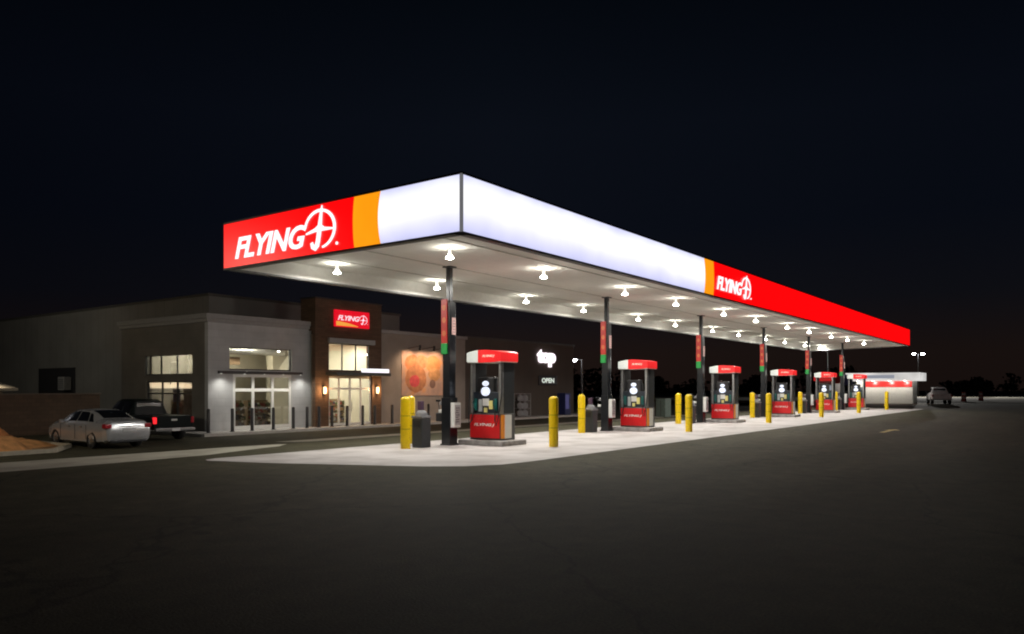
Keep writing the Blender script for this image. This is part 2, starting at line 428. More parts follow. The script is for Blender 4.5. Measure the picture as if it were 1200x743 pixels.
# far kerb and lane at the right
fk = MB(); fk.box(96, 260, -6.6, -6.3, 0, .15, .02)
tag(fk.build('far_kerb', kerb_m), kind='structure')
fl_ = MB(); fl_.add([(112, -6.29, .056), (260, -6.29, .056), (260, 2.5, .056), (125, 2.5, .056)], [(0, 1, 2, 3)]); tag(fl_.build('far_lane', drive_conc), kind='structure')
fg = MB(); fg.prism([(97, -6.29), (400, -6.29), (400, 300), (97, 300)], -.3, .05)
tag(fg.build('far_verge', pbr('dry_grass', (.07, .06, .035), .95, var=.4, scale=1.2, bump=.6, bscale=8)), kind='structure')

# ------------------------------------------------------------------ fuel canopy
ZB, ZT, ZD = 5.005, 6.24, 5.444
W, LR, LF = 8.51, 53.2, 57.2
canopy = empty('fuel_canopy', (0, 0, 0), 0, 'long flat fuel canopy with glowing white, orange and red fascia over the pumps', 'canopy')
dk = MB(); dk.prism([(.2, .2), (LR-.2, .2), (LF-.3, W-.2), (.2, W-.2)], ZD, ZD+.12); dk.build('ceiling_deck', deck_m, canopy)
rf = MB(); rf.prism([(.18, .18), (LR-.2, .18), (LF-.3, W-.18), (.18, W-.18)], ZT-.22, ZT-.12); rf.build('roof_sheet', trim_grey, canopy)

def fascia(name, p0, p1, curve0, curve1, mat, z0=ZB+.02, z1=ZT-.02, th=.16):
    """light box face between p0 and p1 (plan), ends bowed by curve0/curve1 metres"""
    p0 = Vector(p0+(0,)); p1 = Vector(p1+(0,)); d = (p1-p0).normalized(); n = Vector((d.y, -d.x, 0))
    N = 10; mb = MB(); vs = []
    for j in range(N+1):
        t = j/N; z = z0+(z1-z0)*t; b = 4*t*(1-t)
        a = p0+d*curve0*b; c = p1+d*curve1*b
        for q in (a, c, c-n*th, a-n*th): vs.append((q.x, q.y, z))
    fs = []
    for j in range(N):
        for k in range(4):
            a = j*4+k; b = j*4+(k+1) % 4; fs.append((a, b, b+4, a+4))
    fs.append((3, 2, 1, 0)); fs.append(tuple(N*4+k for k in range(4)))
    mb.add(vs, fs)
    return mb.build(name, mat, canopy)
# the outward normal of a face walked p0 -> p1 is (dy,-dx)
e_red = fascia('fascia_panel', (0, W), (0, 3.28), 0, -.05, red_lb)
fascia('fascia_panel', (0, 3.28), (0, 2.4), -.05, -.09, orange_lb)
fascia('fascia_panel', (0, 2.4), (0, .05), -.09, 0, white_lb)
fascia('fascia_panel', (.05, 0), (12.96, 0), 0, .12, white_lb)
fascia('fascia_panel', (12.96, 0), (13.81, 0), .12, .07, orange_lb)
s_red = fascia('fascia_panel', (13.81, 0), (LR-.02, 0), .07, 0, red_lb)
fascia('fascia_panel', (LR, .02), (LF, W), 0, 0, red_lb)
fascia('fascia_panel', (LF, W), (13.8, W), 0, 0, red_lb); fascia('fascia_panel', (13.8, W), (0.03, W), 0, 0, white_lb)
lt = MB()
for (a, b) in (((0, W), (0, 0)), ((0, 0), (LR, 0)), ((LR, 0), (LF, W)), ((LF, W), (0, W))):
    A = Vector(a+(0,)); B = Vector(b+(0,)); d = (B-A).normalized(); n = Vector((d.y, -d.x, 0))
    for z0, z1 in ((ZB-.03, ZB+.018), (ZT-.018, ZT+.03)):
        lt.prism([(A+n*.012).to_2d()[:], (B+n*.012).to_2d()[:], (B-n*.19).to_2d()[:], (A-n*.19).to_2d()[:]], z0, z1)
lt.build('edge_trim', pbr('edge_trim_grey', (.12, .12, .12), .5, .2), canopy)
ct = MB(); ct.box(-.012, .046, -.012, .046, ZB, ZT-.005); ct.build('corner_trim', emit('corner_trim_glow', (.8, .8, .85), .16, base=(.5, .5, .5)), canopy)  # corner trim emits a faint grey in place of light falling on it
rt = MB()
rt.box(.165, .19, .2, W-.2, ZB+.02, ZD+.4); rt.box(.2, LR-.2, .165, .19, ZB+.02, ZD+.4); rt.box(.2, LF-.3, W-.19, W-.165, ZB+.02, ZD+.4)
A = Vector((LR, 0, 0)); B = Vector((LF, W, 0)); d = (B-A).normalized(); n = Vector((d.y, -d.x, 0)); A = A+d*.3; B = B-d*.2
rt.prism([(A-n*.165)[:2], (B-n*.165)[:2], (B-n*.19)[:2], (A-n*.19)[:2]], ZB+.02, ZD+.4)
rt.build('inner_fascia', white_metal, canopy)
for yy in (2.2, 5.05, 6.9):
    q = MB(); q.box(.25, LR-.3, yy-.03, yy+.03, ZD-.018, ZD-.002); q.build('deck_seam', pbr('seam_grey', (.55, .53, .47), .7), canopy)

def sign_writing(parent, org, du, nrm, scale):
    mb = MB()
    map_plane(mb, fit(text_polys('FLYING', .28, .024, .96), 0, 0, 2.95*scale, .58*scale), org, du, nrm, .012, .02)
    mb.build('lettering', letter_lb, parent)
    m2 = MB(); map_plane(m2, jet_mark(3.47*scale, .40*scale, .485*scale), org, du, nrm, .014, .024)
    m2.build('emblem', letter_lb, parent)
sign_writing(e_red, (0, 7.95, 5.215), (0, -1, 0), (-1, 0, 0), 1.0)
sign_writing(s_red, (14.1, 0, 5.27), (1, 0, 0), (0, -1, 0), .86)

CX0, CSP, CY = 5.43, 9.715, 5.045
for k in range(6):
    x = CX0+k*CSP
    if k == 0:
        c = MB(); c.box(x-.075, x+.075, CY-.075, CY+.075, 0, ZD, .01)
        c.box(x-.14, x+.14, CY-.13, CY+.15, .02, 4.35, .012)
        c.box(x-.18, x+.18, CY-.17, CY+.17, .007, 1.45, .012)
        c.box(x-.2, x+.2, CY-.2, CY+.2, .007, .05); c.box(x-.15, x+.15, CY-.15, CY+.15, ZD-.04, ZD-.005)
        col0 = c.build('column', pbr('column_black', (.010, .012, .015), .28, .2, coat=.3), canopy)
    else:
        cc = col0.copy(); COL.objects.link(cc); cc.parent = canopy; cc.location = (k*CSP, 0, 0)
ORD = ['nearest', 'second', 'third', 'fourth', 'fifth', 'farthest']

# column signs, washers, notices ------------------------------------------------
fl = empty('flag_sign', cat='sign', group='red and green number signs on the canopy columns')
q = MB(); q.box(-.015, .015, -.03, .2, 0, 1.34, .006); q.build('panel', pbr('flag_red', (.42, .02, .015), .4, var=.2, scale=3), fl)
q = MB(); q.box(-.019, .019, -.034, .204, -.33, -.002, .006); q.build('green_panel', green_p, fl)
for zc in (.3, .7, 1.08):
    q = MB(); q.add([(-.022, .085+.075*math.cos(2*PI*k/14), zc+.09*math.sin(2*PI*k/14)) for k in range(14)], [tuple(range(14))])
    q.build('disc', pbr('flag_orange', (.50, .13, .04), .5), fl)
for zc in (.1, 1.1):
    q = MB(); q.box(.015, .04, -.02, .06, zc, zc+.04); q.build('bracket', darkmetal, fl)

pk = empty('grade_sign', cat='sign', group='small pink signs on the canopy columns')
q = MB(); q.box(0, .17, -.02, 0, 0, .52, .005); q.build('panel', pbr('pale_pink', (.60, .38, .36), .5), pk)
for i in range(5):
    q = MB(); q.box(.03, .14, -.023, -.0205, .07+i*.085, .09+i*.085); q.build('printed_line', pbr('print_grey', (.2, .15, .15), .6), pk)

nb = empty('notice_box', cat='sign', group='white notice boxes on the canopy columns')
q = MB(); q.box(-.15, .15, -.15, 0, 0, .75, .01); q.build('case', white_p, nb)
q = MB(); q.box(-.12, .12, -.154, -.1505, .08, .68); q.build('notice_sheet', pbr('notice_grey', (.42, .40, .41), .5, var=.35, scale=14), nb)
for i in range(7):
    q = MB(); q.box(-.09, .09-.03*(i % 3), -.158, -.1545, .16+i*.07, .178+i*.07); q.build('printed_line', pbr('print_dark', (.06, .05, .06), .6), nb)

ws = empty('windshield_washer', cat='windshield washer', group='windshield washer stations on the canopy columns')
q = MB(); q.box(-.12, .12, 0, .28, 0, .26, .02); q.build('bucket', black_p, ws)
q = MB(); q.box(-.09, .09, .03, .2, .262, .36, .015); q.build('towel_pack', white_p, ws)
q = MB(); q.tube([(0, .22, .27), (-.02, .27, .62)], .012, 8); q.box(-.03, .0, .18, .36, .6, .66, .008); q.build('squeegee', darkmetal, ws)
q = MB(); q.lathe(0, .1, [(.0, .5), (.09, .5), (.1, .55), (.07, .62), (.02, .64)], 14); q.build('towel_roll', pbr('roll_grey', (.2, .2, .21), .5), ws)
for k in range(6):
    x = CX0+k*CSP
    repeat(fl, k, (x-.16, CY-.02, 2.85+.33-.08), label=f'red vertical sign with green foot high on the {ORD[k]} canopy column from the corner')
    repeat(pk, k, (x-.05, CY-.133, 3.36), label=f'small pink printed sign on the right face of the {ORD[k]} canopy column')
    repeat(nb, k, (x, CY-.172, .55), label=f'white notice box low on the {ORD[k]} canopy column, facing its pump')
    repeat(ws, k, (x, CY+.172, .72), label=f'black washer bucket with white towels on the left of the {ORD[k]} canopy column')

# ceiling lights -----------------------------------------------------------------
cl = empty('ceiling_light', cat='ceiling light', group='round lights in two rows under the canopy')
q = MB(); q.lathe(0, 0, [(.09, 0), (.09, -.012), (.045, -.022), (.038, -.04)], 20); q.build('mount', white_metal, cl)
q = MB(); q.lathe(0, 0, [(.036, -.04), (.045, -.08), (.045, -.16), (.05, -.215)], 20, cap=False); q.build('neck', emit('lamp_neck_glare', (1, .95, .80), 1.1, base=(.8, .8, .8)), cl)  # glowing neck stands in for lens glare and its reflection on the deck
q = MB(); q.lathe(0, 0, [(.052, -.218), (.065, -.24), (.095, -.262), (.105, -.28), (.095, -.298), (.06, -.31), (.0, -.315)], 24, cap=False)
q.build('lens', lamp_white, cl)
ld = bpy.data.lights.new('ceiling_lamp', 'AREA'); ld.shape = 'DISK'; ld.size = .22; ld.energy = 165; ld.color = (1, .96, .89); ld.spread = R(180)
lo = bpy.data.objects.new('ceiling_lamp', ld); COL.objects.link(lo); lo.parent = cl; lo.location = (0, 0, -.33)
k = 0
for row, (Y0, rn) in enumerate(((2.92, 'front'), (7.33, 'back'))):
    for i in range(12):
        x = 2.99+(i//2)*CSP+(i % 2)*4.42
        if i == 11 and row == 0: x -= .9
        n_ = ['first', 'second', 'third', 'fourth', 'fifth', 'sixth', 'seventh', 'eighth', 'ninth', 'tenth', 'eleventh', 'twelfth'][i]
        repeat(cl, k, (x, Y0, ZD-.002), label=f'round canopy light, {n_} of the {rn} row counted from the near end'); k += 1

# ------------------------------------------------------------------ pumps
PX0, PY = 6.42, 4.16
def make_pump():
    t = empty('fuel_dispenser', cat='fuel pump', group='fuel dispensers under the canopy')
    a, b = .36, .60          # half depth (X), half width (Y)
    q = MB(); q.box(-.62, .62, -.86, .86, .006, .16, .03); q.build('island_curb', pbr('island_concrete', (.33, .31, .3), .8, var=.35, scale=5, bump=.4), t)
    q = MB(); q.box(-a, a, -b, b, .161, .97, .02); q.build('cabinet', pbr('cabinet_steel', (.12, .12, .12), .4, .5), t)
    q = MB(); q.box(-a-.022, -a-.002, -b+.03, b-.03, .22, .93, .006); q.build('red_panel', red_p, t)
    # side skin: orange stripe then white field
    q = MB(); q.box(-a+.0, -a+.17, -b-.024, -b-.002, .22, .93, .004); q.build('orange_stripe', orange_p, t)
    q = MB(); q.box(-a+.173, a-.2, -b-.024, -b-.002, .22, .93, .004); q.build('white_panel', white_p, t)
    q = MB()
    map_plane(q, fit(text_polys('FLYING J', .28, .03, .95), 0, 0, .8, .11), (-a-.022, .42, .56), (0, -1, 0), (-1, 0, 0), .002)
    q.build('lettering', white_p, t)
    # head
    q = MB(); q.box(-a+.05, a-.05, -b+.1, b-.1, .972, 1.62, .02); q.build('head', pbr('pump_dark', (.015, .02, .03), .4), t)
    q = MB(); q.box(-.14, .14, -.22, .22, 1.62, 1.9, .03); q.build('head_top', black_p, t)
    for cz, ry, rz in ((1.64, .17, .14), (1.88, .12, .08)):
        q = MB(); q.add([(-a+.035, .02+ry*math.cos(2*PI*i/20), cz+rz*math.sin(2*PI*i/20)) for i in range(20)]+
              [(-a+.06, .02+ry*math.cos(2*PI*i/20), cz+rz*math.sin(2*PI*i/20)) for i in range(20)],
              [tuple(range(20)), tuple(range(20, 40))]+[(i, (i+1) % 20, (i+1) % 20+20, i+20) for i in range(20)])
        q.build('screen', emit('pump_screen', (.80, .86, 1), .85, vary=.3, scale=12), t)
    q = MB(); q.box(-a+.06, -.1, -.3, .34, 1.42, 2.08, .05); q.build('screen_housing', black_p, t)
    q = MB(); q.box(-a+.028, -a+.048, -.12, .12, 1.2, 1.42, .005); q.build('keypad', white_p, t)
    q = MB(); q.box(-a+.02, -a+.046, -.27, -.13, 1.1, 1.36, .004); q.box(-a+.02, -a+.046, -.06, .06, 1.0, 1.14, .004); q.build('price_label', pbr('label_yellow', (.7, .62, .22), .5), t)
    q = MB(); q.box(-a+.02, -a+.046, .14, .27, 1.02, 1.4, .004); q.build('grade_button', pbr('label_grey', (.4, .42, .42), .5), t)
    for sy in (-1, 1):
        q = MB(); q.box(-a+.0, -a+.045, sy*.39-.055, sy*.39+.055, 1.05, 1.42, .02); q.tube([(-a-.02, sy*.39, 1.12), (-a-.09, sy*.39, 1.3), (-a-.02, sy*.39, 1.42)], .022, 8)
        q.build('nozzle', teal_p, t)
        q = MB(); q.tube([(-a-.03, sy*.40, 1.1), (-a-.1, sy*.45, .75), (-a-.13, sy*.52, .62), (-a-.08, sy*.58, .9), (-a+.02, sy*(b+.02), 1.6), (-a+.08, sy*(b-.02), 2.3)], .017, 8)
        q.build('hose', black_p, t)
        q = MB(); q.box(a-.03-.12, a-.03, sy*.52-.05, sy*.52+.05, 1.55, 1.95, .01); q.build('side_speaker', pbr('label_grey', (.4, .42, .42), .5), t)
    for sy in (-1, 1):
        q = MB(); q.box(-a+.02, -a+.16, sy*(b-.055)-.045, sy*(b-.055)+.045, .972, 2.545, .012); q.build('post', pbr('post_steel', (.34, .34, .34), .35, .7), t)
        q = MB(); q.box(-a+.165, a-.02, sy*(b-.055)-.042, sy*(b-.055)+.042, .972, 2.545, .012); q.build('post_cover', pbr('post_dark', (.022, .025, .028), .4), t)
    # bowed crown
    A, B = .44, .66
    def crown(y0, y1, name, mat, sides):
        mb = MB(); N = 8; vs = []
        for i in range(N+1):
            y = y0+(y1-y0)*i/N; bow = .05*(1-(y/B)**2); zb_ = 2.55-.03*(1-(y/B)**2)
            vs += [(-A-bow, y, zb_), (A+bow, y, zb_), (A+bow, y, 2.82+bow*1.6), (-A-bow, y, 2.82+bow*1.6)]
        fs = [(3, 2, 1, 0), tuple(N*4+i for i in range(4))]
        for i in range(N):
            for j in range(4):
                p = i*4+j; r_ = i*4+(j+1) % 4; fs.append((p, r_, r_+4, p+4))
        mb.add(vs, fs); return mb.build(name, mat, t)
    crown(.185, B, 'crown_end', emit('crown_white', (.85, .9, .82), .42, base=(.7, .72, .68)), None)
    cr = crown(-B, .182, 'crown', emit('crown_red', (.8, .015, .02), .62, base=(.55, .02, .02)), None)
    q = MB(); map_plane(q, fit(text_polys('FLYING J', .28, .03, .95), 0, 0, .46, .085), (-A-.052, .0, 2.66), (0, -1, 0), (-1, 0, 0), .004)
    q.build('lettering', emit('crown_letter', (1, .75, .6), .7), cr)
    q = MB(); q.box(-A+.01, A-.01, -B+.01, B-.01, 2.515, 2.548, .005); q.build('crown_soffit', white_metal, t)
    return t
pump = make_pump()
for k in range(6):
    repeat(pump, k, (PX0+k*CSP, PY, 0), label=f'red and silver fuel dispenser beside the {ORD[k]} canopy column, glowing red crown')

# bollards --------------------------------------------------------------------------
yb = empty('yellow_bollard', cat='bollard', group='yellow bollards guarding the fuel pumps')
q = MB(); q.lathe(0, 0, [(.14, .006), (.14, 1.40), (.133, 1.44), (.10, 1.475), (.05, 1.495), (.0, 1.5)], 24, cap=False); q.build('sleeve', yellow_p, yb)
for z in (.55, .93):
    q = MB(); q.lathe(0, 0, [(.1415, z), (.1415, z+.035)], 24, cap=False); q.build('reflective_band', pbr('band_olive', (.5, .36, .01), .35), yb)
k = 0
for i in range(6):
    repeat(yb, k, (3.61+i*CSP-(.25 if i == 2 else 0), 5.13+(.22 if i == 2 else 0), 0), label=f'yellow bollard beside the trash can left of the {ORD[i]} canopy column'); k += 1
for i in range(6):
    repeat(yb, k, (6.75+i*CSP+(.12*i), 2.12, 0), label=f'lone yellow bollard in front of the {ORD[i]} fuel dispenser'); k += 1
repeat(yb, k, (5.2, 6.45, 0), label='yellow bollard standing half hidden behind the nearest bollard and trash can')

# trash cans ---------------------------------------------------------------------
tr = empty('trash_can', cat='trash can', group='dark trash cans beside the canopy columns')
q = MB(); q.box(-.2, .2, -.2, .2, .006, .86, .04); q.build('bin', pbr('bin_dark', (.03, .034, .038), .5), tr)
q = MB(); q.box(-.21, .21, -.21, .21, .862, .93, .02)
q.lathe(0, 0, [(.19, .928), (.17, 1.02), (.1, 1.09), (0, 1.11)], 20, cap=False); q.build('lid', pbr('lid_grey', (.16, .16, .17), .45), tr)
q = MB(); q.box(-.216, -.202, -.12, .12, .62, .8); q.build('flap', black_p, tr)
q = MB(); q.box(-.07, .07, -.05, .09, 1.1, 1.36, .02); q.build('towel_dispenser', pbr('dispenser_plum', (.07, .035, .07), .5), tr)
for i in range(6):
    repeat(tr, i, (4.22+i*CSP, 5.08, 0), label=f'dark square trash can with domed lid left of the {ORD[i]} canopy column')

# ------------------------------------------------------------------ store building
def wall_plane(mb, axis, pos, th, u0, u1, z0, z1, holes):
    """wall whose outer face lies on x=pos / y=pos, thickness th inward (+), with rectangular holes"""
    us = sorted({u0, u1} | {v for hh in holes for v in hh[:2]}); zs = sorted({z0, z1} | {v for hh in holes for v in hh[2:]})
    P = (lambda u, d, z: (pos+d, u, z)) if axis == 'x' else (lambda u, d, z: (u, pos+d, z))
    def inh(u, z): return any(a < u < b and c < z < d for a, b, c, d in holes)
    for i in range(len(us)-1):
        for j in range(len(zs)-1):
            if inh((us[i]+us[i+1])/2, (zs[j]+zs[j+1])/2): continue
            for d in (0, th):
                mb.add([P(us[i], d, zs[j]), P(us[i+1], d, zs[j]), P(us[i+1], d, zs[j+1]), P(us[i], d, zs[j+1])], [(0, 1, 2, 3)])
    for a, b, c, d in holes+[(u0, u1, z0, z1)]:
        for (p, q2) in (((a, c), (b, c)), ((b, c), (b, d)), ((b, d), (a, d)), ((a, d), (a, c))):
            mb.add([P(p[0], 0, p[1]), P(q2[0], 0, q2[1]), P(q2[0], th, q2[1]), P(p[0], th, p[1])], [(0, 1, 2, 3)])
    return mb
GZ = -.5
grey_wall = brick_mat('grey_block_lit', (.50, .51, .51), .8, .4, mortar=.85, var=.03)  # front copy of the block, lightened in colour for the light it takes
grey_pl = pbr('grey_cornice', (.33, .33, .32), .7, var=.06)
brown = brick_mat('brown_brick', (.12, .07, .04), .5, .12, mortar=.6, var=.2)
tan = pbr('tan_render', (.30, .27, .235), .85, var=.06, scale=2, bump=.15)
darkbrown = ribbed_mat('dark_brown_cladding', (.085, .07, .055), 0, .9, rough=.8, seam=.75)
corr = ribbed_mat('dark_corrugated', (.24, .235, .21), 1, 1.1, rough=.55, metal=.1, seam=.6)
frame_w = pbr('white_aluminium', (.72, .73, .70), .4, var=.04)
frame_d = pbr('dark_frame', (.03, .03, .03), .5)
gl = glass('store_glass', (.85, .88, .84), .06)
gl_d = glass('dark_glass', (.30, .31, .29), .10)

store = empty('store_building', (0, 0, 0), 0, 'low grey and brown travel store with lit windows behind the canopy', 'building')
q = MB(); wall_plane(q, 'y', 25.8, .3, 10.4, 17.05, GZ-.4, 5.17, [(11.85, 15.65, GZ, 2.5), (11.65, 15.65, 2.72, 3.95)])
q.build('front_wall', grey_wall, store)
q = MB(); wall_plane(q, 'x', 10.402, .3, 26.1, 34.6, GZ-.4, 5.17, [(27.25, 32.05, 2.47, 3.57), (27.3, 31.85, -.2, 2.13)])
q.build('side_wall', brick_mat('side_block_shaded', (.20, .19, .165), .8, .4, mortar=.85, var=.03), store)  # darker copy of the front block, shade put into its colour
q = MB(); q.box(10.28, 17.05, 25.68, 34.7, 5.17, 5.36, .01); q.box(10.2, 17.05, 25.6, 34.8, 5.362, 5.62, .015)
q.build('cornice', grey_pl, store)
q = MB(); q.box(10.95, 16.3, 25.64, 25.797, 2.52, 2.66, .01); q.build('header', frame_d, store)
for xx in (11.1, 12.5, 13.75, 15.0, 16.2):  # added downlights that brighten the shopfront frames and piers
    q = MB(); q.cyl(xx, 25.70, 2.50, 2.518, .04); dn = q.build('added_header_lamp', emit('added_header_lens', (1, .97, .88), 1.2), store)
    a_l = bpy.data.lights.new('added_header_light', 'SPOT'); a_l.spot_size = R(150); a_l.spot_blend = 1; a_l.energy = 62; a_l.color = (1, .96, .88); a_l.shadow_soft_size = .06
    lo = bpy.data.objects.new('added_header_light', a_l); COL.objects.link(lo); lo.parent = dn; lo.location = (xx, 25.3, 2.45)
# tower
q = MB(); wall_plane(q, 'y', 25.2, .3, 16.85, 22.1, GZ-.4, 6.98, [(17.85, 21.3, GZ, 2.46), (17.85, 21.1, 2.78, 4.42)])
q.box(16.852, 17.15, 25.5, 26.5, 5.11, 6.98); q.box(21.8, 22.098, 25.5, 26.5, 5.11, 6.98); q.box(17.15, 21.8, 26.2, 26.5, 5.11, 6.98)
q.build('tower', brown, store)
q = MB(); q.box(16.8, 22.15, 25.15, 26.55, 6.982, 7.06, .01); q.build('tower_coping', frame_d, store)
q = MB(); q.box(17.75, 21.4, 25.0, 25.197, 4.43, 4.72, .02); q.build('lintel', grey_pl, store)
q = MB(); q.box(17.6, 21.95, 24.2, 25.197, 2.5, 2.68, .01); q.build('awning', pbr('awning_dark', (.05, .055, .05), .5), store)
# right wing and dark wing
q = MB(); wall_plane(q, 'y', 25.8, .3, 22.1, 31.1, GZ-.4, 5.3, []); q.build('wing_wall', tan, store)
q = MB(); q.box(22.1, 31.15, 25.6, 26.2, 5.3, 5.52, .02); q.build('wing_coping', grey_pl, store)
q = MB(); wall_plane(q, 'y', 25.9, .3, 31.1, 46.3, GZ-.4, 5.5, [(33.2, 36.6, 0.2, 1.9)]); q.box(46.0, 46.3, 26.2, 40, GZ-.4, 5.5); q.build('dark_wing_wall', darkbrown, store)
q = MB(); q.box(31.1, 46.4, 25.8, 26.3, 5.502, 5.62); q.build('dark_wing_coping', frame_d, store)
# main hall behind
q = MB(); q.box(14.6, 31.0, 32.4, 76, -1.1, 7.4); q.build('hall', corr, store)
q = MB(); q.box(14.5, 31.1, 32.3, 76.1, 7.4, 7.56, .02); q.build('hall_coping', pbr('coping_brown', (.09, .085, .07), .6), store)
q = MB(); q.box(14.55, 14.597, 49.7, 55.8, -.6, 3.3); q.build('dark_door', pbr('louvre_dark', (.02, .02, .02), .7), store)
q = MB(); q.box(10.72, 46, 26.2, 34.5, 4.95, 5.1); q.build('roof', darkmetal, store)
q = MB(); q.box(10.72, 45.9, 26.1, 34.5, GZ-.3, GZ+.01); q.build('floor', pbr('store_floor', (.42, .38, .32), .35), store)
cream = pbr('interior_cream', (.78, .73, .60), .8, var=.08, scale=1)
q = MB(); q.box(10.8, 31, 32.0, 32.1, GZ, 4.6); q.box(17.1, 17.2, 25.52, 29.5, GZ, 4.9); q.box(21.7, 21.8, 25.52, 32, GZ, 4.9); q.box(17.2, 21.7, 30.2, 30.3, GZ, 4.9); q.build('inner_wall', cream, store)
q = MB(); q.box(10.72, 22, 26.12, 32, 4.55, 4.62); q.build('ceiling', pbr('interior_ceiling', (.66, .63, .55), .8, var=.15, scale=1.5), store)

def glazing(axis, pos, u0, u1, z0, z1, nu, zt, fmat, gmat, fw=.06, name='window', depth=.08, mull=None):
    f_ = MB(); P = (lambda a, b, d0, d1, c, d: f_.box(pos+d0, pos+d1, a, b, c, d)) if axis == 'x' else (lambda a, b, d0, d1, c, d: f_.box(a, b, pos+d0, pos+d1, c, d))
    e = .003
    P(u0+e, u0+fw, 0, depth, z0+e, z1-e); P(u1-fw, u1-e, 0, depth, z0+e, z1-e)
    P(u0+fw, u1-fw, 0, depth, z0+e, z0+fw*1.3); P(u0+fw, u1-fw, 0, depth, z1-fw, z1-e)
    for i in range(1, nu):
        u = u0+(u1-u0)*i/nu; P(u-fw*.5, u+fw*.5, .002, depth-.002, z0+fw*1.3, z1-fw)
    if zt:
        for i in range(nu):
            a = u0+(u1-u0)*i/nu+fw*(.5 if i else 1); b = u0+(u1-u0)*(i+1)/nu-fw*(.5 if i < nu-1 else 1)
            P(a, b, .004, depth-.004, zt-fw*.5, zt+fw*.5)
    fr = f_.build(name, fmat, store)
    g_ = MB()
    if axis == 'x': g_.add([(pos+depth*.5, a, b) for a, b in ((u0+fw, z0+fw), (u1-fw, z0+fw), (u1-fw, z1-fw), (u0+fw, z1-fw))], [(0, 1, 2, 3)])
    else: g_.add([(a, pos+depth*.5, b) for a, b in ((u0+fw, z0+fw), (u1-fw, z0+fw), (u1-fw, z1-fw), (u0+fw, z1-fw))], [(0, 1, 2, 3)])
    g_.build('pane', gmat, fr, fix=False)
    return fr
glazing('y', 25.83, 11.85, 15.65, GZ+.01, 2.5, 3, 1.65, frame_w, gl_d, .16)
glazing('y', 25.9, 11.65, 15.65, 2.72, 3.95, 1, None, frame_d, glass('clerestory_glass', (.8, .82, .76), .22), .05)
glazing('x', 10.46, 27.25, 32.05, 2.47, 3.57, 3, None, frame_d, gl, .05)
glazing('x', 10.46, 27.3, 31.85, -.2, 2.13, 3, 1.45, frame_d, glass('side_glass', (.55, .56, .55), .08), .07)
glazing('y', 25.26, 17.85, 21.1, 2.78, 4.42, 3, None, frame_d, gl, .05)
dfr = glazing('y', 25.3, 17.85, 21.3, GZ+.01, 2.46, 4, 1.72, frame_w, gl, .12, name='door')
q = MB(); q.box(19.48, 19.5, 25.22, 25.28, .35, .9); q.box(19.66, 19.68, 25.22, 25.28, .35, .9); q.build('handle', silver, dfr)
# storefront beyond the dark wing
glazing('y', 25.98, 33.2, 36.6, .2, 1.9, 3, None, frame_d, gl_d, .06)

# interior shelves, posters and lamps
def goods_mat(name, seed, dim=1.0, scale=5):
    m = bpy.data.materials.new(name); m.use_nodes = True
    nt = m.node_tree; n = nt.nodes; l = nt.links; b = n['Principled BSDF']
    tc = n.new('ShaderNodeTexCoord'); mp = n.new('ShaderNodeMapping'); mp.inputs['Location'].default_value = (seed, seed*2, seed); mp.inputs['Scale'].default_value = (1, 1, .8)
    vo = n.new('ShaderNodeTexVoronoi'); vo.inputs['Scale'].default_value = scale; vo.distance = 'CHEBYCHEV'
    l.new(tc.outputs['Object'], mp.inputs[0]); l.new(mp.outputs[0], vo.inputs['Vector'])
    hs = n.new('ShaderNodeSeparateColor'); l.new(vo.outputs['Color'], hs.inputs[0])
    r = n.new('ShaderNodeValToRGB'); r.color_ramp.interpolation = 'CONSTANT'
    cs = [(.10, .06, .03), (.28, .16, .06), (.40, .34, .22), (.05, .07, .12), (.32, .05, .04), (.12, .16, .07), (.45, .42, .36), (.16, .09, .05)]
    r.color_ramp.elements[0].color = cs[0]+(1,); r.color_ramp.elements[1].position = 1/8; r.color_ramp.elements[1].color = tuple(c*dim for c in cs[1])+(1,)
    for i in range(2, 8): q2 = r.color_ramp.elements.new(i/8); q2.color = tuple(c*dim for c in cs[i])+(1,)
    l.new(hs.outputs[0], r.inputs['Fac']); l.new(r.outputs['Color'], b.inputs['Base Color']); b.inputs['Roughness'].default_value = .6
    return m
goods = goods_mat('packaged_goods', 2.0)
sh = empty('display_shelf', cat='shelf', group='stocked shelves inside the store')
q = MB(); q.box(-.03, 1.6, .0, .03, 0, 1.55, .0); q.box(-.03, 0, -.4, 0, 0, 1.55)
for z in (.1, .45, .8, 1.15): q.box(0, 1.6, -.4, 0, z, z+.03)
q.build('rack', pbr('shelf_tan', (.35, .25, .15), .6), sh)
for z in (.13, .48, .83, 1.18):
    q = MB(); x = .04
    while x < 1.5:
        w_ = random.uniform(.08, .2); hh = random.uniform(.14, .27); q.box(x, x+w_, -.36-random.uniform(0, .03), -.05, z+.001, z+hh); x += w_+.015
    q.build('goods', goods, sh)
k = 0
for (x, y, rz, lab) in ((12.0, 27.6, 0, 'stocked shelf behind the left pane of the glazed front'), (13.9, 27.8, 0, 'stocked shelf behind the right pane of the glazed front'),
                   (12.1, 31.4, 0, 'stocked shelf at the back wall behind the glazed front'), (14.2, 31.4, 0, 'stocked shelf at the back wall near the brown tower'),
                   (11.9, 31.2, R(-90), 'stocked shelf behind the far end of the side window'), (11.9, 29.3, R(-90), 'stocked shelf behind the near end of the side window'),
                   (17.9, 28.2, 0, 'stocked shelf seen through the left side of the entrance doors'), (20.3, 28.6, 0, 'stocked shelf seen through the right side of the entrance doors')):
    repeat(sh, k, (x, y, GZ+.012), rz, lab); k += 1
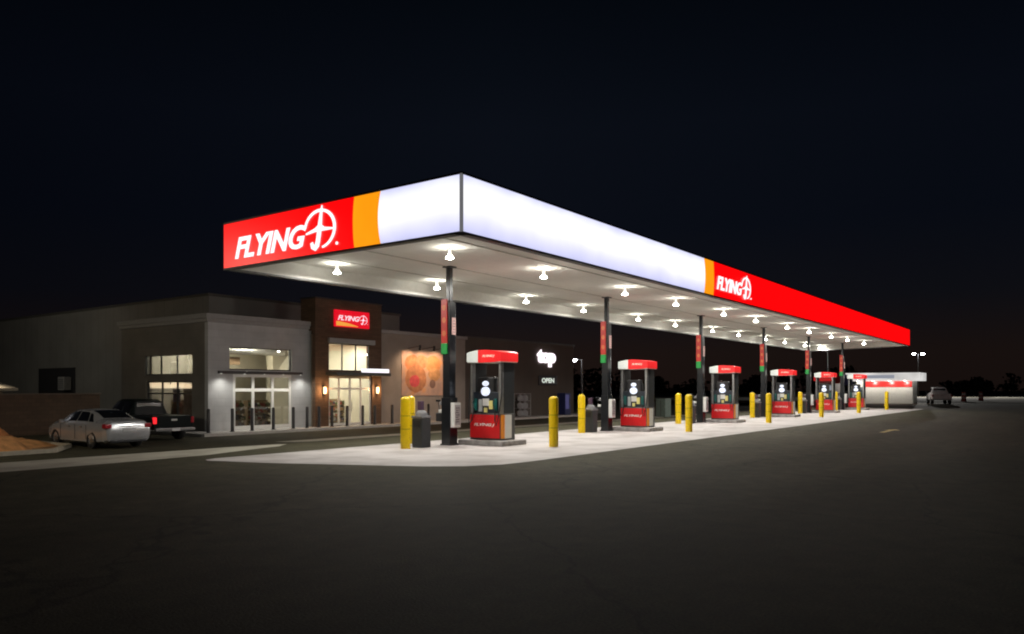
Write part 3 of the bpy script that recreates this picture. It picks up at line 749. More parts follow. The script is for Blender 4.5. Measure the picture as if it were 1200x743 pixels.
# bright poster column in side window
ps = MB(); ps.box(10.56, 10.58, 27.5, 28.35, .1, 1.95); po = ps.build('window_poster', pbr('poster_cream', (.6, .56, .48), .6, var=.5, scale=3))
tag(po, 'pale poster hung inside the right end of the side window', 'poster')
ps = MB(); ps.box(10.56, 10.58, 28.7, 29.4, 1.0, 1.8); po = ps.build('window_poster', pbr('poster_blue', (.16, .15, .4), .6, var=.5, scale=4))
tag(po, 'blue poster hung inside the middle of the side window', 'poster')
ps = MB(); ps.box(10.585, 10.6, 27.55, 28.3, .9, 1.1); po = ps.build('window_banner', pbr('poster_red', (.5, .05, .06), .6))
tag(po, 'small red banner across the poster in the side window', 'banner')
# lamps inside the store (real ceiling fixtures)
il = empty('interior_light', cat='ceiling light', group='ceiling lights inside the store')
q = MB(); q.box(-.5, .5, -.14, .14, -.05, 0, .01); q.build('lens', emit('interior_lens', (1, .95, .86), 6), il)
lda = bpy.data.lights.new('shop_lamp', 'AREA'); lda.shape = 'RECTANGLE'; lda.size = 1; lda.size_y = .3; lda.energy = 95; lda.color = (1, .93, .80)
lo = bpy.data.objects.new('shop_lamp', lda); COL.objects.link(lo); lo.parent = il; lo.location = (0, 0, -.06)
spots = [(12.4, 27.5, 'near the left of the glazed front'), (14.6, 27.5, 'near the right of the glazed front'), (13.4, 30.4, 'at the back behind the glazed front'),
         (12.0, 30.6, 'behind the far end of the side window'), (18.6, 26.9, 'just inside the left entrance door'), (20.4, 26.9, 'just inside the right entrance door'), (19.4, 29.0, 'deep inside behind the entrance doors')]
for k, (x, y, lab) in enumerate(spots):
    o = repeat(il, k, (x, y, 4.545), label='long store ceiling light '+lab)

du = MB(); du.tube([(11.2, 29.0, 3.9), (16.9, 28.2, 3.9)], .22, 14); tag(du.build('air_duct', silver), 'round metal air duct hung inside above the glazed front', 'air duct')
pd = MB(); pd.box(12.6, 14.4, 28.9, 28.94, 3.1, 3.55, .01); tag(pd.build('hanging_board', pbr('board_brown', (.3, .2, .12), .6)), 'brown board hung under the ceiling behind the upper front window', 'board')
# signs on the store
rs = empty('store_sign', (18.2, 25.19, 5.42), 0, 'small glowing red sign with white lettering above the entrance', 'sign')
q = MB(); q.box(0, 2.72, -.16, 0, 0, 1.0, .02); bd = q.build('sign_box', emit('sign_red', (.9, .004, .02), .85, base=(.1, 0, 0)), rs)
q = MB()
N = 16; a_ = []; b_ = []
for i in range(N+1):
    t = i/N; a_.append((.06+1.75*t, .06+.0*t)); b_.append((.06+1.75*t, .08+.24*(1-t)+.05*math.sin(PI*t)))
map_plane(q, (a_+b_, [(i, i+1, N+2+i, N+1+i) for i in range(N)]), (0, -.16, 0), (1, 0, 0), (0, -1, 0), .004)
q.build('swoosh', emit('sign_orange', (1, .42, .06), .8), rs)
q = MB(); map_plane(q, fit(text_polys('FLYING', .28, .03, .93), .18, .38, 1.72, .31), (0, -.16, 0), (1, 0, 0), (0, -1, 0), .006)
q.build('lettering', emit('sign_letter', (1, .72, .8), 1.0), rs)
q = MB(); map_plane(q, jet_mark(2.2, .5, .28), (0, -.16, 0), (1, 0, 0), (0, -1, 0), .007); q.build('emblem', MATS['sign_letter'], rs)

tp = MB(); map_plane(tp, fit(text_polys('top', 0, .06, .9), 0, 0, 2.75, 1.45), (40.45, 25.88, 3.55), (1, 0, 0), (0, -1, 0), .03, .1)
tag(tp.build('wall_sign', emit('letter_pinkwhite', (1, .9, .97), 1.5)), 'large glowing white letters high on the dark brown wing', 'sign')
op = empty('open_sign', (40.9, 25.88, 2.12), 0, 'small lit sign in a black surround below the large white letters', 'sign')
q = MB(); q.box(-.25, 2.55, -.08, 0, -.12, .72, .05); q.build('surround', black_p, op)
q = MB(); map_plane(q, fit(text_polys('OPEN', 0, .05, 1), 0, 0, 1.9, .42), (0.2, -.08, .08), (1, 0, 0), (0, -1, 0), .006); q.build('lettering', emit('open_white', (.85, .95, .85), .65), op)
ls = MB(); ls.box(19.6, 21.85, 24.25, 24.33, 2.7, 2.93, .02)
tag(ls.build('light_bar', emit('bar_white', (.95, .93, 1), 1.2)), 'white glowing bar standing on the awning over the entrance', 'light bar')

# wall lanterns beside the entrance
wl = empty('wall_lantern', cat='wall lamp', group='warm lanterns beside the entrance')
q = MB(); q.box(-.07, .07, -.03, 0, -.28, .28, .01); q.build('back_plate', darkmetal, wl)
q = MB(); q.lathe(0, -.12, [(.07, -.2), (.085, -.17), (.085, .17), (.07, .2)], 16); q.build('shade', emit('lantern', (1, .66, .34), 3.2), wl)
pl = bpy.data.lights.new('lantern_lamp', 'POINT'); pl.energy = 60; pl.color = (1, .55, .25); pl.shadow_soft_size = .09
lo = bpy.data.objects.new('lantern_lamp', pl); COL.objects.link(lo); lo.parent = wl; lo.location = (0, -.3, .0)
repeat(wl, 0, (17.45, 25.197, 1.62), label='warm cylinder lantern left of the entrance doors')
repeat(wl, 1, (21.65, 25.197, 1.62), label='warm cylinder lantern right of the entrance doors')

# food mural with its picture lamps
mu = empty('mural', (24.5, 25.797, 1.25), 0, 'large warm wall picture of round red food on the tan wing wall', 'picture')
def mural_mat():
    m = bpy.data.materials.new('mural_print'); m.use_nodes = True
    nt = m.node_tree; n = nt.nodes; l = nt.links; b = n['Principled BSDF']
    tc = n.new('ShaderNodeTexCoord'); nz = n.new('ShaderNodeTexNoise'); nz.inputs['Scale'].default_value = 1.5; nz.inputs['Detail'].default_value = 5
    l.new(tc.outputs['Object'], nz.inputs['Vector'])
    r = n.new('ShaderNodeValToRGB'); e = r.color_ramp.elements
    e[0].position = .32; e[0].color = (.42, .30, .25, 1); e[1].position = .7; e[1].color = (.70, .36, .16, 1)
    q2 = r.color_ramp.elements.new(.52); q2.color = (.58, .38, .28, 1)
    l.new(nz.outputs['Fac'], r.inputs['Fac']); l.new(r.outputs['Color'], b.inputs['Base Color']); b.inputs['Roughness'].default_value = .6
    return m
q = MB(); q.box(0, 4.4, -.03, 0, 0, 3.0); q.build('print', mural_mat(), mu)
def disc(cx, cz, rx, rz, y, jag=.05, seg=26):
    return [(cx+rx*(1+random.uniform(-jag, jag))*math.cos(2*PI*i/seg), y, cz+rz*(1+random.uniform(-jag, jag))*math.sin(2*PI*i/seg)) for i in range(seg)]
for i_, (cx, cz, rx, rz, colr, nm) in enumerate(((3.1, 2.15, .75, .62, (.60, .27, .10), 'round_shape'), (1.0, 2.2, .7, .55, (.60, .22, .09), 'round_shape'), (1.95, 2.3, .6, .45, (.62, .26, .12), 'round_shape'), (1.35, 1.15, 1.0, .95, (.46, .20, .09), 'round_shape'),
                                   (1.3, 1.12, .82, .76, (.60, .15, .05), 'round_shape'), (1.22, .98, .5, .42, (.55, .07, .08), 'round_shape'), (3.2, 1.45, .62, .45, (.55, .30, .13), 'round_shape'), (3.0, .8, .3, .3, (.22, .13, .1), 'round_shape'))):
    yy = -.033-.003*i_
    q = MB(); q.add(disc(cx, cz, rx, rz, yy), [tuple(range(26))]); q.build(nm, pbr('mural_%02d%02d' % (int(cx*10), int(cz*10)), colr, .6, var=.25, scale=3), mu, fix=False)
sl = empty('picture_lamp', cat='spot lamp', group='small lamps above the wall picture')
q = MB(); q.tube([(0, 0, 0), (0, -1.1, .12)], .02, 8); q.build('arm', black_p, sl)
q = MB(); q.tube([(0, -1.1, .18), (0, -1.12, .02), (0, -1.06, -.12)], [.07, .08, .1], 12); q.build('shade', black_p, sl)
sp = bpy.data.lights.new('picture_spot', 'SPOT'); sp.energy = 155; sp.color = (1, .66, .42); sp.spot_size = R(125); sp.spot_blend = .8; sp.shadow_soft_size = .07
lo = bpy.data.objects.new('picture_spot', sp); COL.objects.link(lo); lo.parent = sl; lo.location = (0, -1.1, -.18); lo.rotation_euler = (R(40), 0, 0)
for k, x in enumerate((25.1, 26.5, 27.75)):
    repeat(sl, k, (x, 25.79, 4.42), label=['leftmost', 'middle', 'rightmost'][k]+' black lamp above the red food wall picture')

# black bollards before the store
bb = empty('black_bollard', cat='bollard', group='black bollards along the store front')
q = MB(); q.lathe(0, 0, [(.085, 0), (.085, 1.16), (.06, 1.2), (0, 1.215)], 18, cap=False); q.build('post', pbr('bollard_black', (.012, .012, .013), .45), bb)
q = MB(); q.lathe(0, 0, [(.14, 0), (.14, .02)], 18); q.build('foot_plate', darkmetal, bb)
bx = [(9.76, 'at the corner of the grey wall'), (11.12, 'at the left edge of the glazed front'), (12.3, 'before the left glazed pane'), (13.63, 'before the middle glazed pane'), (14.95, 'before the right glazed pane'),
      (15.9, 'right of the glazed front'), (16.75, 'before the left edge of the brown tower'), (17.7, 'under the left entrance lantern'), (18.85, 'before the left entrance door'), (20.1, 'before the right entrance door'),
      (21.1, 'under the right entrance lantern'), (22.6, 'left of the wall picture'), (24.3, 'below the left part of the wall picture'), (26.0, 'below the middle of the wall picture')]
for k, (x, lab) in enumerate(bx): repeat(bb, k, (x, 24.75, GZ), label='slim black bollard '+lab)

# kerbside objects in front of the dark wing --------------------------------------
cg = empty('bottle_cage', (37.2, 25.0, GZ), 0, 'pale wire cage with gas bottles standing against the dark wing', 'cage')
q = MB()
for x in (-.7, 0, .7):
    for y in (-.3, .3): q.box(x-.02, x+.02, y-.02, y+.02, 0, 1.85)
for z in (.05, .65, 1.25, 1.81):
    q.box(-.7, .7, -.32, -.29, z, z+.03); q.box(-.7, .7, .29, .32, z, z+.03)
for i in range(13): x = -.66+i*.11; q.box(x-.004, x+.004, -.31, -.302, .06, 1.83)
q.build('cage_frame', pbr('cage_grey', (.38, .38, .38), .5, .4), cg)
for z in (.08, .68, 1.28):
    for x in (-.48, -.16, .2, .5):
        q = MB(); q.lathe(x, 0, [(.1, z), (.14, z+.04), (.14, z+.3), (.09, z+.38), (.05, z+.42)], 14); q.build('gas_bottle', pbr('bottle_grey', (.34, .35, .36), .4), cg)
vm = empty('vending_machine', (43.3, 25.0, GZ), 0, 'dim blue vending machine at the right end of the dark wing', 'vending machine')
q = MB(); q.box(-.45, .45, -.4, .4, 0, 1.85, .03); q.build('cabinet', pbr('vending_blue', (.02, .03, .12), .4), vm)
q = MB(); q.box(-.38, .15, -.41, -.402, .5, 1.7); q.build('display', emit('vending_face', (.10, .10, .28), .35), vm)
q = MB(); q.box(.2, .38, -.42, -.402, .9, 1.4); q.build('coin_panel', pbr('panel_dark', (.03, .03, .03), .4), vm)
gcab = empty('utility_cabinet', (42.9, 15.6, -.55), 0, 'grey green utility cabinet between the second and third pumps', 'utility cabinet')
q = MB(); q.box(-.5, .5, -.4, .4, .08, 1.5, .03); q.build('case', pbr('cabinet_green', (.10, .14, .12), .6), gcab)
q = MB(); q.box(-.58, .58, -.48, .48, 0, .08); q.build('plinth', kerb_m, gcab)
q = MB(); q.box(-.508, -.5, -.02, .02, .15, 1.42); q.build('door_seam', frame_d, gcab)

# enclosure wall, shed, heaps at the left --------------------------------------------
en = empty('enclosure_wall', (0, 0, 0), 0, 'low brown masonry enclosure wall behind the silver car', 'wall')
q = MB(); q.box(-9, 8.2, 32.6, 32.85, -1.0, 1.40); q.box(7.95, 8.2, 32.85, 37, -1.0, 1.40); q.build('masonry', brick_mat('enclosure_brick', (.085, .052, .033), .4, .2, var=.12), en)
q = MB(); q.box(-9.05, 8.25, 32.55, 32.9, 1.402, 1.48, .01); q.build('coping', pbr('coping_stone', (.12, .09, .07), .8), en)
shed = empty('pale_shed', (0, 0, 0), 0, 'pale low shed roof glowing warmly behind the enclosure wall', 'shed')
q = MB(); q.box(-3.2, 6.2, 40, 44, -1, 1.55); q.build('wall', pbr('shed_wall', (.34, .27, .2), .8), shed)
q = MB(); q.add([(-3.6, 39.4, 1.55), (6.8, 39.4, 1.6), (6.8, 44.4, 2.3), (-3.6, 44.4, 2.3), (-3.6, 39.4, 1.72), (6.8, 39.4, 1.75), (6.8, 44.4, 2.42), (-3.6, 44.4, 2.42)],
      [(0, 1, 2, 3), (4, 5, 6, 7), (0, 1, 5, 4), (1, 2, 6, 5), (2, 3, 7, 6), (3, 0, 4, 7)]); q.build('roof', pbr('shed_roof', (.52, .46, .38), .6), shed)
ylamp = empty('added_yard_lamp', (3.6, 40.6, -.65), 0, 'added yard lamp over the pale shed at the left edge', 'lamp')  # added lamp that gives the shed roof its warm light
q = MB(); q.cyl(0, 1.0, 0, 4.2, .05); q.tube([(0, 1.0, 4.2), (0, .2, 4.3)], .035); q.build('pole', darkmetal, ylamp)
q = MB(); q.box(-.15, .15, -.1, .25, 4.2, 4.28, .01); q.build('lamp_head', darkmetal, ylamp)
yl_ = bpy.data.lights.new('added_yard_bulb', 'SPOT'); yl_.energy = 4500; yl_.color = (1, .85, .62); yl_.spot_size = R(130); yl_.spot_blend = .6; yl_.shadow_soft_size = .12
lo = bpy.data.objects.new('added_yard_bulb', yl_); COL.objects.link(lo); lo.parent = ylamp; lo.location = (0, .05, 4.15)
hv = empty('rooftop_vent', (14.3, 50.6, 1.6), 0, 'small pale vent box on the dark hall wall above the enclosure wall', 'vent')
q = MB(); q.box(-.35, .2, -.5, .5, 0, 1.0, .05); q.build('case', pbr('vent_grey', (.3, .3, .28), .6), hv)
q = MB()
for i in range(5): q.box(-.365, -.352, -.4, .4, .15+i*.15, .2+i*.15)
q.build('louvre', frame_d, hv)

def heap(name, cx, cy, rx, ry, hh, mat, label, cat, seed):
    rnd = random.Random(seed); n = 30; vs = []; fs = []
    from mathutils import noise
    for j in range(n+1):
        for i in range(n+1):
            u = -1+2*i/n; v = -1+2*j/n; d = math.sqrt(u*u+v*v)
            z = hh*max(0, 1-d*d)**.9
            z *= 1+.5*noise.noise(Vector((u*2.5+seed, v*2.5, seed)))
            z += .09*max(0, 1-d)*noise.noise(Vector((u*9, v*9, seed)))
            vs.append((cx+rx*u, cy+ry*v, h(cy+ry*v)-.02+z))
    for j in range(n):
        for i in range(n): a = j*(n+1)+i; fs.append((a, a+1, a+n+2, a+n+1))
    mb = MB(); mb.add(vs, fs, True); o = mb.build(name, mat, fix=False); tag(o, label, cat)
    return o
soil = pbr('orange_soil', (.62, .30, .11), .95, var=.35, scale=2.5, bump=1.0, bscale=9)
soil2 = pbr('orange_soil_dark', (.50, .20, .07), .95, var=.35, scale=3, bump=1.0, bscale=9)
heap('soil_mound', -1.6, 22.6, 2.4, 2.0, .82, soil, 'largest orange soil mound at the left edge', 'soil mound', 1)
heap('soil_mound', 1.1, 27.6, 1.1, 1.0, .8, soil2, 'small reddish soil mound just left of the silver car', 'soil mound', 4)
heap('soil_mound', .2, 24.0, 2.2, 1.6, .42, soil, 'low pale orange soil mound in front of the other mounds', 'soil mound', 9)
q = MB(); q.prism([(-9, 19.6), (.6, 20.4), (2.0, 22.5), (2.0, 31.5), (-9, 31.5)], -.9, -.60); tag(q.build('planting_bed', pbr('bed_soil', (.30, .17, .08), .95, var=.3, scale=2, bump=.6)), kind='structure')
q = MB(); q.prism([(-9, 19.4), (.7, 20.2), (2.2, 22.4), (2.2, 31.5), (2.02, 31.5), (2.02, 22.45), (.6, 20.38), (-9, 19.58)], -.9, -.50)
tag(q.build('bed_kerb', pbr('kerb_pale', (.48, .43, .33), .8, bump=.3)), kind='structure')

# ------------------------------------------------------------------ vehicles
tyre_m = pbr('tyre_rubber', (.018, .018, .018), .8)
rim_m = pbr('alloy_rim', (.5, .5, .5), .3, .9)
car_glass = pbr('tinted_glass', (.008, .009, .011), .08, coat=.5, spec=.6)
def interp(tab, x):
    if x <= tab[0][0]: return tab[0][1:]
    for a, b in zip(tab, tab[1:]):
        if x <= b[0]:
            t = (x-a[0])/(b[0]-a[0]); return tuple(p+(q-p)*t for p, q in zip(a[1:], b[1:]))
    return tab[-1][1:]
def wheel(parent, x, y, r, w, side):
    """wheel on an X axle; side=-1 left, +1 right; outer face proud of the body"""
    def lat(prof, seg=26):
        vs = []; fs = []
        for rr, xx in prof:
            for k in range(seg): a = 2*PI*k/seg; vs.append((x+side*xx, y+rr*math.cos(a), r+rr*math.sin(a)))
        for j in range(len(prof)-1):
            for k in range(seg): fs.append((j*seg+k, j*seg+(k+1) % seg, (j+1)*seg+(k+1) % seg, (j+1)*seg+k))
        return vs, fs
    t = MB(); v, f = lat([(r*.62, 0), (r*.9, -.02), (r, .03), (r, w-.03), (r*.95, w), (r*.66, w), (r*.62, w-.04)]); t.add(v, f, True); ty = t.build('wheel', tyre_m, parent)
    m = MB(); v, f = lat([(r*.64, w-.02), (r*.58, w-.005), (r*.56, w-.05)]); m.add(v, f, True)
    for s in range(7):
        a = 2*PI*s/7; d = Vector((0, math.cos(a), math.sin(a))); e = Vector((0, -math.sin(a), math.cos(a))); c = Vector((x+side*(w-.03), y, r))
        m.add([c+e*.045+Vector((side*.015, 0, 0)), c-e*.045+Vector((side*.015, 0, 0)), c+d*r*.6-e*.03, c+d*r*.6+e*.03], [(0, 1, 2, 3)])
    v, f = lat([(.07, w-.01), (.001, w)]); m.add(v, f, True)
    v, f = lat([(r*.56, w-.06), (.001, w-.06)]); dk_ = MB(); dk_.add(v, f)
    m.build('rim', rim_m, ty, fix=False); dk_.build('brake_disc', pbr('brake_dark', (.03, .03, .03), .6), ty, fix=False)

def body_mesh(sec, st, arches, name, mat, parent):
    """sec(y) -> half profile [(x,z)...] from bottom centre over the side to top centre"""
    mb = MB(); n = len(sec(st[0])); vs = []
    for y in st:
        p = sec(y); ring = [(-x, z) for x, z in p]+[(x, z) for x, z in reversed(p)]
        vs += [(x, y, z) for x, z in ring]
    m = 2*n; fs = [tuple(reversed(range(m))), tuple(range((len(st)-1)*m, len(st)*m))]
    for j in range(len(st)-1):
        for k in range(m): a = j*m+k; b = j*m+(k+1) % m; fs.append((a, b, b+m, a+m))
    mb.add(vs, fs, True); o = mb.build(name, mat, parent)
    cutters = []
    for (y, r, zc) in arches:
        c = MB(); seg = 28; v = []
        for xx in (-1.3, 1.3):
            for k in range(seg): a = 2*PI*k/seg; v.append((xx, y+r*math.cos(a), zc+r*math.sin(a)))
        c.add(v, [tuple(reversed(range(seg))), tuple(range(seg, 2*seg))]+[(k, (k+1) % seg, (k+1) % seg+seg, k+seg) for k in range(seg)])
        co = c.build('cutter', None); cutters.append(co)
        md = o.modifiers.new('arch', 'BOOLEAN'); md.object = co; md.operation = 'DIFFERENCE'; md.solver = 'EXACT'
    par = o.parent; dg = bpy.context.evaluated_depsgraph_get(); dg.update()
    me = bpy.data.meshes.new_from_object(o.evaluated_get(dg)); o.modifiers.clear(); o.data = me
    try: me.set_sharp_from_angle(angle=R(32))
    except Exception: pass
    for c in cutters: bpy.data.objects.remove(c)
    return o

def sedan(loc, rz, paint, label):
    t = empty('parked_car', loc, rz, label, 'car')
    HW = .925; Lr, Lf = -2.42, 2.43
    # y, belt z, roof z, half width scale, roof half width, bottom z
    tab = [(-2.42, .80, .93, .78, .52, .42), (-2.36, .90, 1.03, .90, .60, .30), (-2.15, .95, 1.075, .965, .64, .24), (-1.75, .97, 1.10, .985, .64, .22), (-1.6, .97, 1.13, .99, .60, .21), (-1.1, .97, 1.34, 1.0, .575, .2), (-.65, .965, 1.445, 1.0, .575, .2),
           (-.1, .955, 1.475, 1.0, .585, .2), (.35, .945, 1.45, 1.0, .585, .2), (.75, .935, 1.32, 1.0, .60, .2), (1.2, .915, 1.08, .995, .66, .2), (1.35, .905, 1.02, .99, .70, .2), (1.8, .84, .95, .965, .70, .2), (2.2, .74, .85, .90, .62, .22), (2.38, .62, .74, .80, .52, .26), (2.43, .56, .66, .70, .46, .32)]
    def sec(y):
        zb, zr, w, rw, z0 = interp(tab, y); W_ = HW*w
        return [(.0, z0), (W_*.86, z0), (W_*.955, z0+.06), (W_*.985, z0+.22), (W_, z0+(zb-z0)*.62), (W_*.985, z0+(zb-z0)*.82), (W_*.945, zb), (W_*.945+(rw*1.04-W_*.945)*.12, zb+(zr-zb)*.08), (rw*1.06, zb+(zr-zb)*.86), (rw*.9, zb+(zr-zb)*.97), (rw*.4, zr), (.0, zr+.008)]
    st = sorted({-2.42+4.85*i/60 for i in range(61)} | {r_[0] for r_ in tab})
    b = body_mesh(sec, st, [(-1.38, .375, .33), (1.45, .375, .33)], 'body', paint, t)
    def pt(y, f, off, side):   # f 0..1 between belt and roof rail
        p = sec(y); a = Vector(p[7]); c = Vector(p[8]); q2 = a+(c-a)*f; return (side*(q2.x+off), y, q2.y+off*.3)
    for side in (-1, 1):
        for (ya, yb, yc, yd) in ((-.12, .98, .62, -.12), (-1.0, -.18, -.18, -.78), (-1.42, -1.06, -.84, -1.02)):
            # lower y0..y1, upper y1u..y0u
            q = MB(); N = 5; vs = []
            for i in range(N+1):
                yl0 = ya+(yb-ya)*i/N; yu = yd+(yc-yd)*i/N
                vs += [pt(yl0, .06, .006, side), pt((yl0+yu)/2, .5, .009, side), pt(yu, .96, .006, side)]
            fs = []
            for i in range(N): a = i*3; fs += [(a, a+3, a+4, a+1), (a+1, a+4, a+5, a+2)]
            q.add(vs, fs, True); q.build('side_window', car_glass, t, fix=False)
        q = MB(); q.box(side*.95-.07, side*.95+.09, .78, .9, .93, 1.06, .02); q.build('mirror', paint, t)
        for yy in (-.62, .3): q = MB(); q.box(side*.925-.02, side*.925+.02, yy-.1, yy+.1, .80, .83, .006); q.build('door_handle', silver, t)
        q = MB()
        for yy in (-.16, .98, -1.02):
            q.box(side*.926-.004, side*.926+.003, yy-.006, yy+.006, .34, .9)
        q.build('door_gap', black_p, t)
        q = MB(); q.box(side*.76-.17, side*.76+.10, -2.44, -2.2, .78, .95, .04); q.build('tail_light', pbr('tail_red', (.36, .01, .02), .25, coat=.5), t)
        q = MB(); q.box(side*.62-.16, side*.62+.16, 2.22, 2.4, .58, .72, .04); q.build('headlight', glass('lamp_clear', (.8, .8, .8), .3), t)
    def top(y, u, off): zb, zr, w, rw, z0 = interp(tab, y); return (u*rw*.88, y, zr-(.03*abs(u)**3)*(zr-zb)+off)
    for (y0, y1, nm) in ((-1.58, -.78, 'rear_window'), (.55, 1.25, 'windscreen')):
        q = MB(); N = 6; vs = [top(y0+(y1-y0)*j/N, -1+2*i/N, .012) for j in range(N+1) for i in range(N+1)]
        q.add(vs, [(j*7+i, j*7+i+1, (j+1)*7+i+1, (j+1)*7+i) for j in range(N) for i in range(N)], True); q.build(nm, car_glass, t, fix=False)
    q = MB(); q.box(-.26, .26, -2.45, -2.425, .66, .8, .006); q.build('number_plate', pbr('plate_white', (.6, .6, .6), .5), t)
    q = MB(); q.box(-.7, .7, -2.40, -2.25, .24, .36, .03); q.build('bumper_insert', black_p, t)
    q = MB(); q.box(-.45, .45, -2.445, -2.41, .84, .87, .006); q.build('chrome_strip', silver, t)
    for y in (-1.38, 1.45):
        for s in (-1, 1): wheel(t, s*.70, y, .335, .215, s)
    return t
silver_paint = pbr('silver_paint', (.64, .65, .67), .26, .6, var=.02, coat=.6)
sedan((3.22, 22.45, h(22)), R(0), silver_paint, 'silver sedan parked beside the orange soil, seen from its left rear').scale = (1.04, 1.09, 1.05)

def pickup(loc, rz, paint, label, lit, name='parked_pickup'):
    t = empty(name, loc, rz, label, 'pickup truck')
    tab = [(-2.9, 1.12, 1.13, .97, .80, .56), (-2.84, 1.14, 1.15, 1.0, .84, .52), (-.85, 1.14, 1.15, 1.0, .84, .48), (-.84, 1.14, 1.16, 1.0, .72, .45), (-.72, 1.14, 1.78, 1.0, .66, .45), (-.3, 1.14, 1.88, 1.0, .67, .45), (.5, 1.13, 1.89, 1.0, .68, .45), (.85, 1.12, 1.8, 1.0, .69, .45), (1.45, 1.11, 1.26, 1.0, .76, .45), (1.6, 1.10, 1.19, 1.0, .80, .45), (2.5, 1.05, 1.13, .98, .80, .45), (2.8, .98, 1.06, .93, .74, .45), (2.9, .8, .9, .86, .7, .5)]
    HW = .98
    def sec(y):
        zb, zr, w, rw, z0 = interp(tab, y); W_ = HW*w
        return [(.0, z0), (W_*.9, z0), (W_*.97, z0+.05), (W_, z0+.25), (W_, z0+(zb-z0)*.7), (W_*.98, z0+(zb-z0)*.9), (W_*.955, zb), (W_*.955+(rw*1.03-W_*.955)*.1, zb+(zr-zb)*.08), (rw*1.03, zb+(zr-zb)*.88), (rw*.92, zb+(zr-zb)*.98), (rw*.4, zr), (0, zr+.005)]
    st = sorted({-2.9+5.8*i/48 for i in range(49)} | {r_[0] for r_ in tab})
    b = body_mesh(sec, st, [(-1.8, .47, .42), (1.85, .47, .42)], 'body', paint, t)
    # black sheet stands in for the shade inside the open bed
    q = MB(); q.box(-.76, .76, -2.78, -.95, 1.152, 1.158); q.build('bed_shade', black_p, t)
    q = MB(); q.box(-.78, .78, -2.925, -2.9, .64, 1.12, .012); tg = q.build('tailgate', paint, t)
    q = MB(); q.box(-.14, .14, -2.94, -2.926, .92, 1.0, .008); q.build('handle', silver, tg)
    q = MB(); q.box(-.95, .95, -3.08, -2.92, .46, .60, .03); q.build('rear_bumper', pbr('bumper_chrome', (.3, .3, .3), .3, .8) if lit else silver, t)
    q = MB(); q.box(-.2, .2, -3.095, -3.082, .46, .58, .004); q.build('number_plate', pbr('plate_white', (.6, .6, .6), .5), t)
    for side in (-1, 1):
        q = MB(); q.box(side*.90-.07, side*.90+.075, -2.93, -2.8, .80, 1.09, .02)
        q.build('tail_light', emit('tail_lit', (1, .02, .03), 1.1) if (lit and side < 0) else pbr('tail_red', (.36, .01, .02), .25, coat=.5), t)
        def pt(y, f, off): p = sec(y); a = Vector(p[7]); c = Vector(p[8]); q2 = a+(c-a)*f; return (side*(q2.x+off), y, q2.y+off*.3)
        for (ya, yb, yc, yd) in ((.12, 1.28, .85, .12), (-.64, .02, .02, -.6)):
            q = MB(); vs = []
            for i in range(5):
                l0 = ya+(yb-ya)*i/4; u0 = yd+(yc-yd)*i/4; vs += [pt(l0, .06, .008), pt(u0, .93, .008)]
            q.add(vs, [(i*2, i*2+2, i*2+3, i*2+1) for i in range(4)]); q.build('side_window', car_glass, t, fix=False)
        q = MB(); q.box(side*1.07-.09, side*1.07+.09, 1.1, 1.22, 1.15, 1.4, .03); q.build('mirror', black_p, t)
        q = MB(); q.box(side*.72-.18, side*.72+.16, 2.78, 2.9, .8, .98, .03); q.build('headlight', glass('lamp_clear', (.8, .8, .8), .3), t)
        for yy in (-.25, .5): q = MB(); q.box(side*.98-.015, side*.98+.02, yy-.1, yy+.1, .98, 1.01, .006); q.build('door_handle', silver, t)
    q = MB(); q.add([(-.6, -.80, 1.24), (.6, -.80, 1.24), (.57, -.748, 1.7), (-.57, -.748, 1.7)], [(0, 1, 2, 3)]); q.build('rear_window', car_glass, t, fix=False)
    for y in (-1.8, 1.85):
        for s in (-1, 1): wheel(t, s*.73, y, .41, .26, s)
    return t
pickup((6.75, 25.6, h(24)), R(0), pbr('black_paint', (.006, .009, .009), .35, coat=0, spec=.12), 'black pickup with its left tail light lit, parked beside the store', True)
pickup((86.5, 2.35, 0.0), R(-76), pbr('white_paint_car', (.82, .80, .80), .35, coat=.4), 'distant white pickup beside the white service building', False)

# ------------------------------------------------------------------ service building at the far right
sv = empty('service_building', (0, 0, 0), 0, 'small white flat roofed building with a red band beyond the pumps', 'building')
X0 = 86.0
q = MB(); q.box(X0, X0+3, 4.9, 10.9, -.4, 3.3); q.build('wall', pbr('service_wall', (.66, .65, .6), .7, var=.08), sv)
q = MB(); q.box(X0-1.2, X0+3.4, 4.0, 11.9, 2.62, 3.55, .03); q.build('fascia', emit('service_fascia_glow', (.95, .93, .90), .7, vary=.25, scale=.5, base=(.5, .5, .48)), sv)  # fascia brightness put in as emission instead of light falling on it
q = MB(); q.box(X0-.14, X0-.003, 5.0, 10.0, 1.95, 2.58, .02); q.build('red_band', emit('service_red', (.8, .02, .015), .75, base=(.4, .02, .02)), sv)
for yy in (5.6, 7.2, 9.0, 10.6):  # added lamps under the overhang to light the service front
    q = MB(); q.cyl(X0-.6, yy, 2.58, 2.618, .12); dn = q.build('added_soffit_lamp', emit('added_soffit_lens', (1, .95, .85), 6), sv)
    a_l = bpy.data.lights.new('added_soffit_light', 'POINT'); a_l.energy = 55; a_l.color = (1, .95, .86); a_l.shadow_soft_size = .1
    lo = bpy.data.objects.new('added_soffit_light', a_l); COL.objects.link(lo); lo.parent = dn; lo.location = (X0-1.0, yy, 2.4)
q = MB(); q.box(X0-.08, X0-.004, 10.15, 10.75, -.3, 1.9); q.build('door', pbr('service_door', (.08, .12, .13), .5), sv)
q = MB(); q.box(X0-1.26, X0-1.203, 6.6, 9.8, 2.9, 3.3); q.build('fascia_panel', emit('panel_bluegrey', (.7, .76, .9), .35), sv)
kb = empty('pay_booth', (0, 0, 0), 0, 'small pale booth with a red top strip left of the white service building', 'booth')
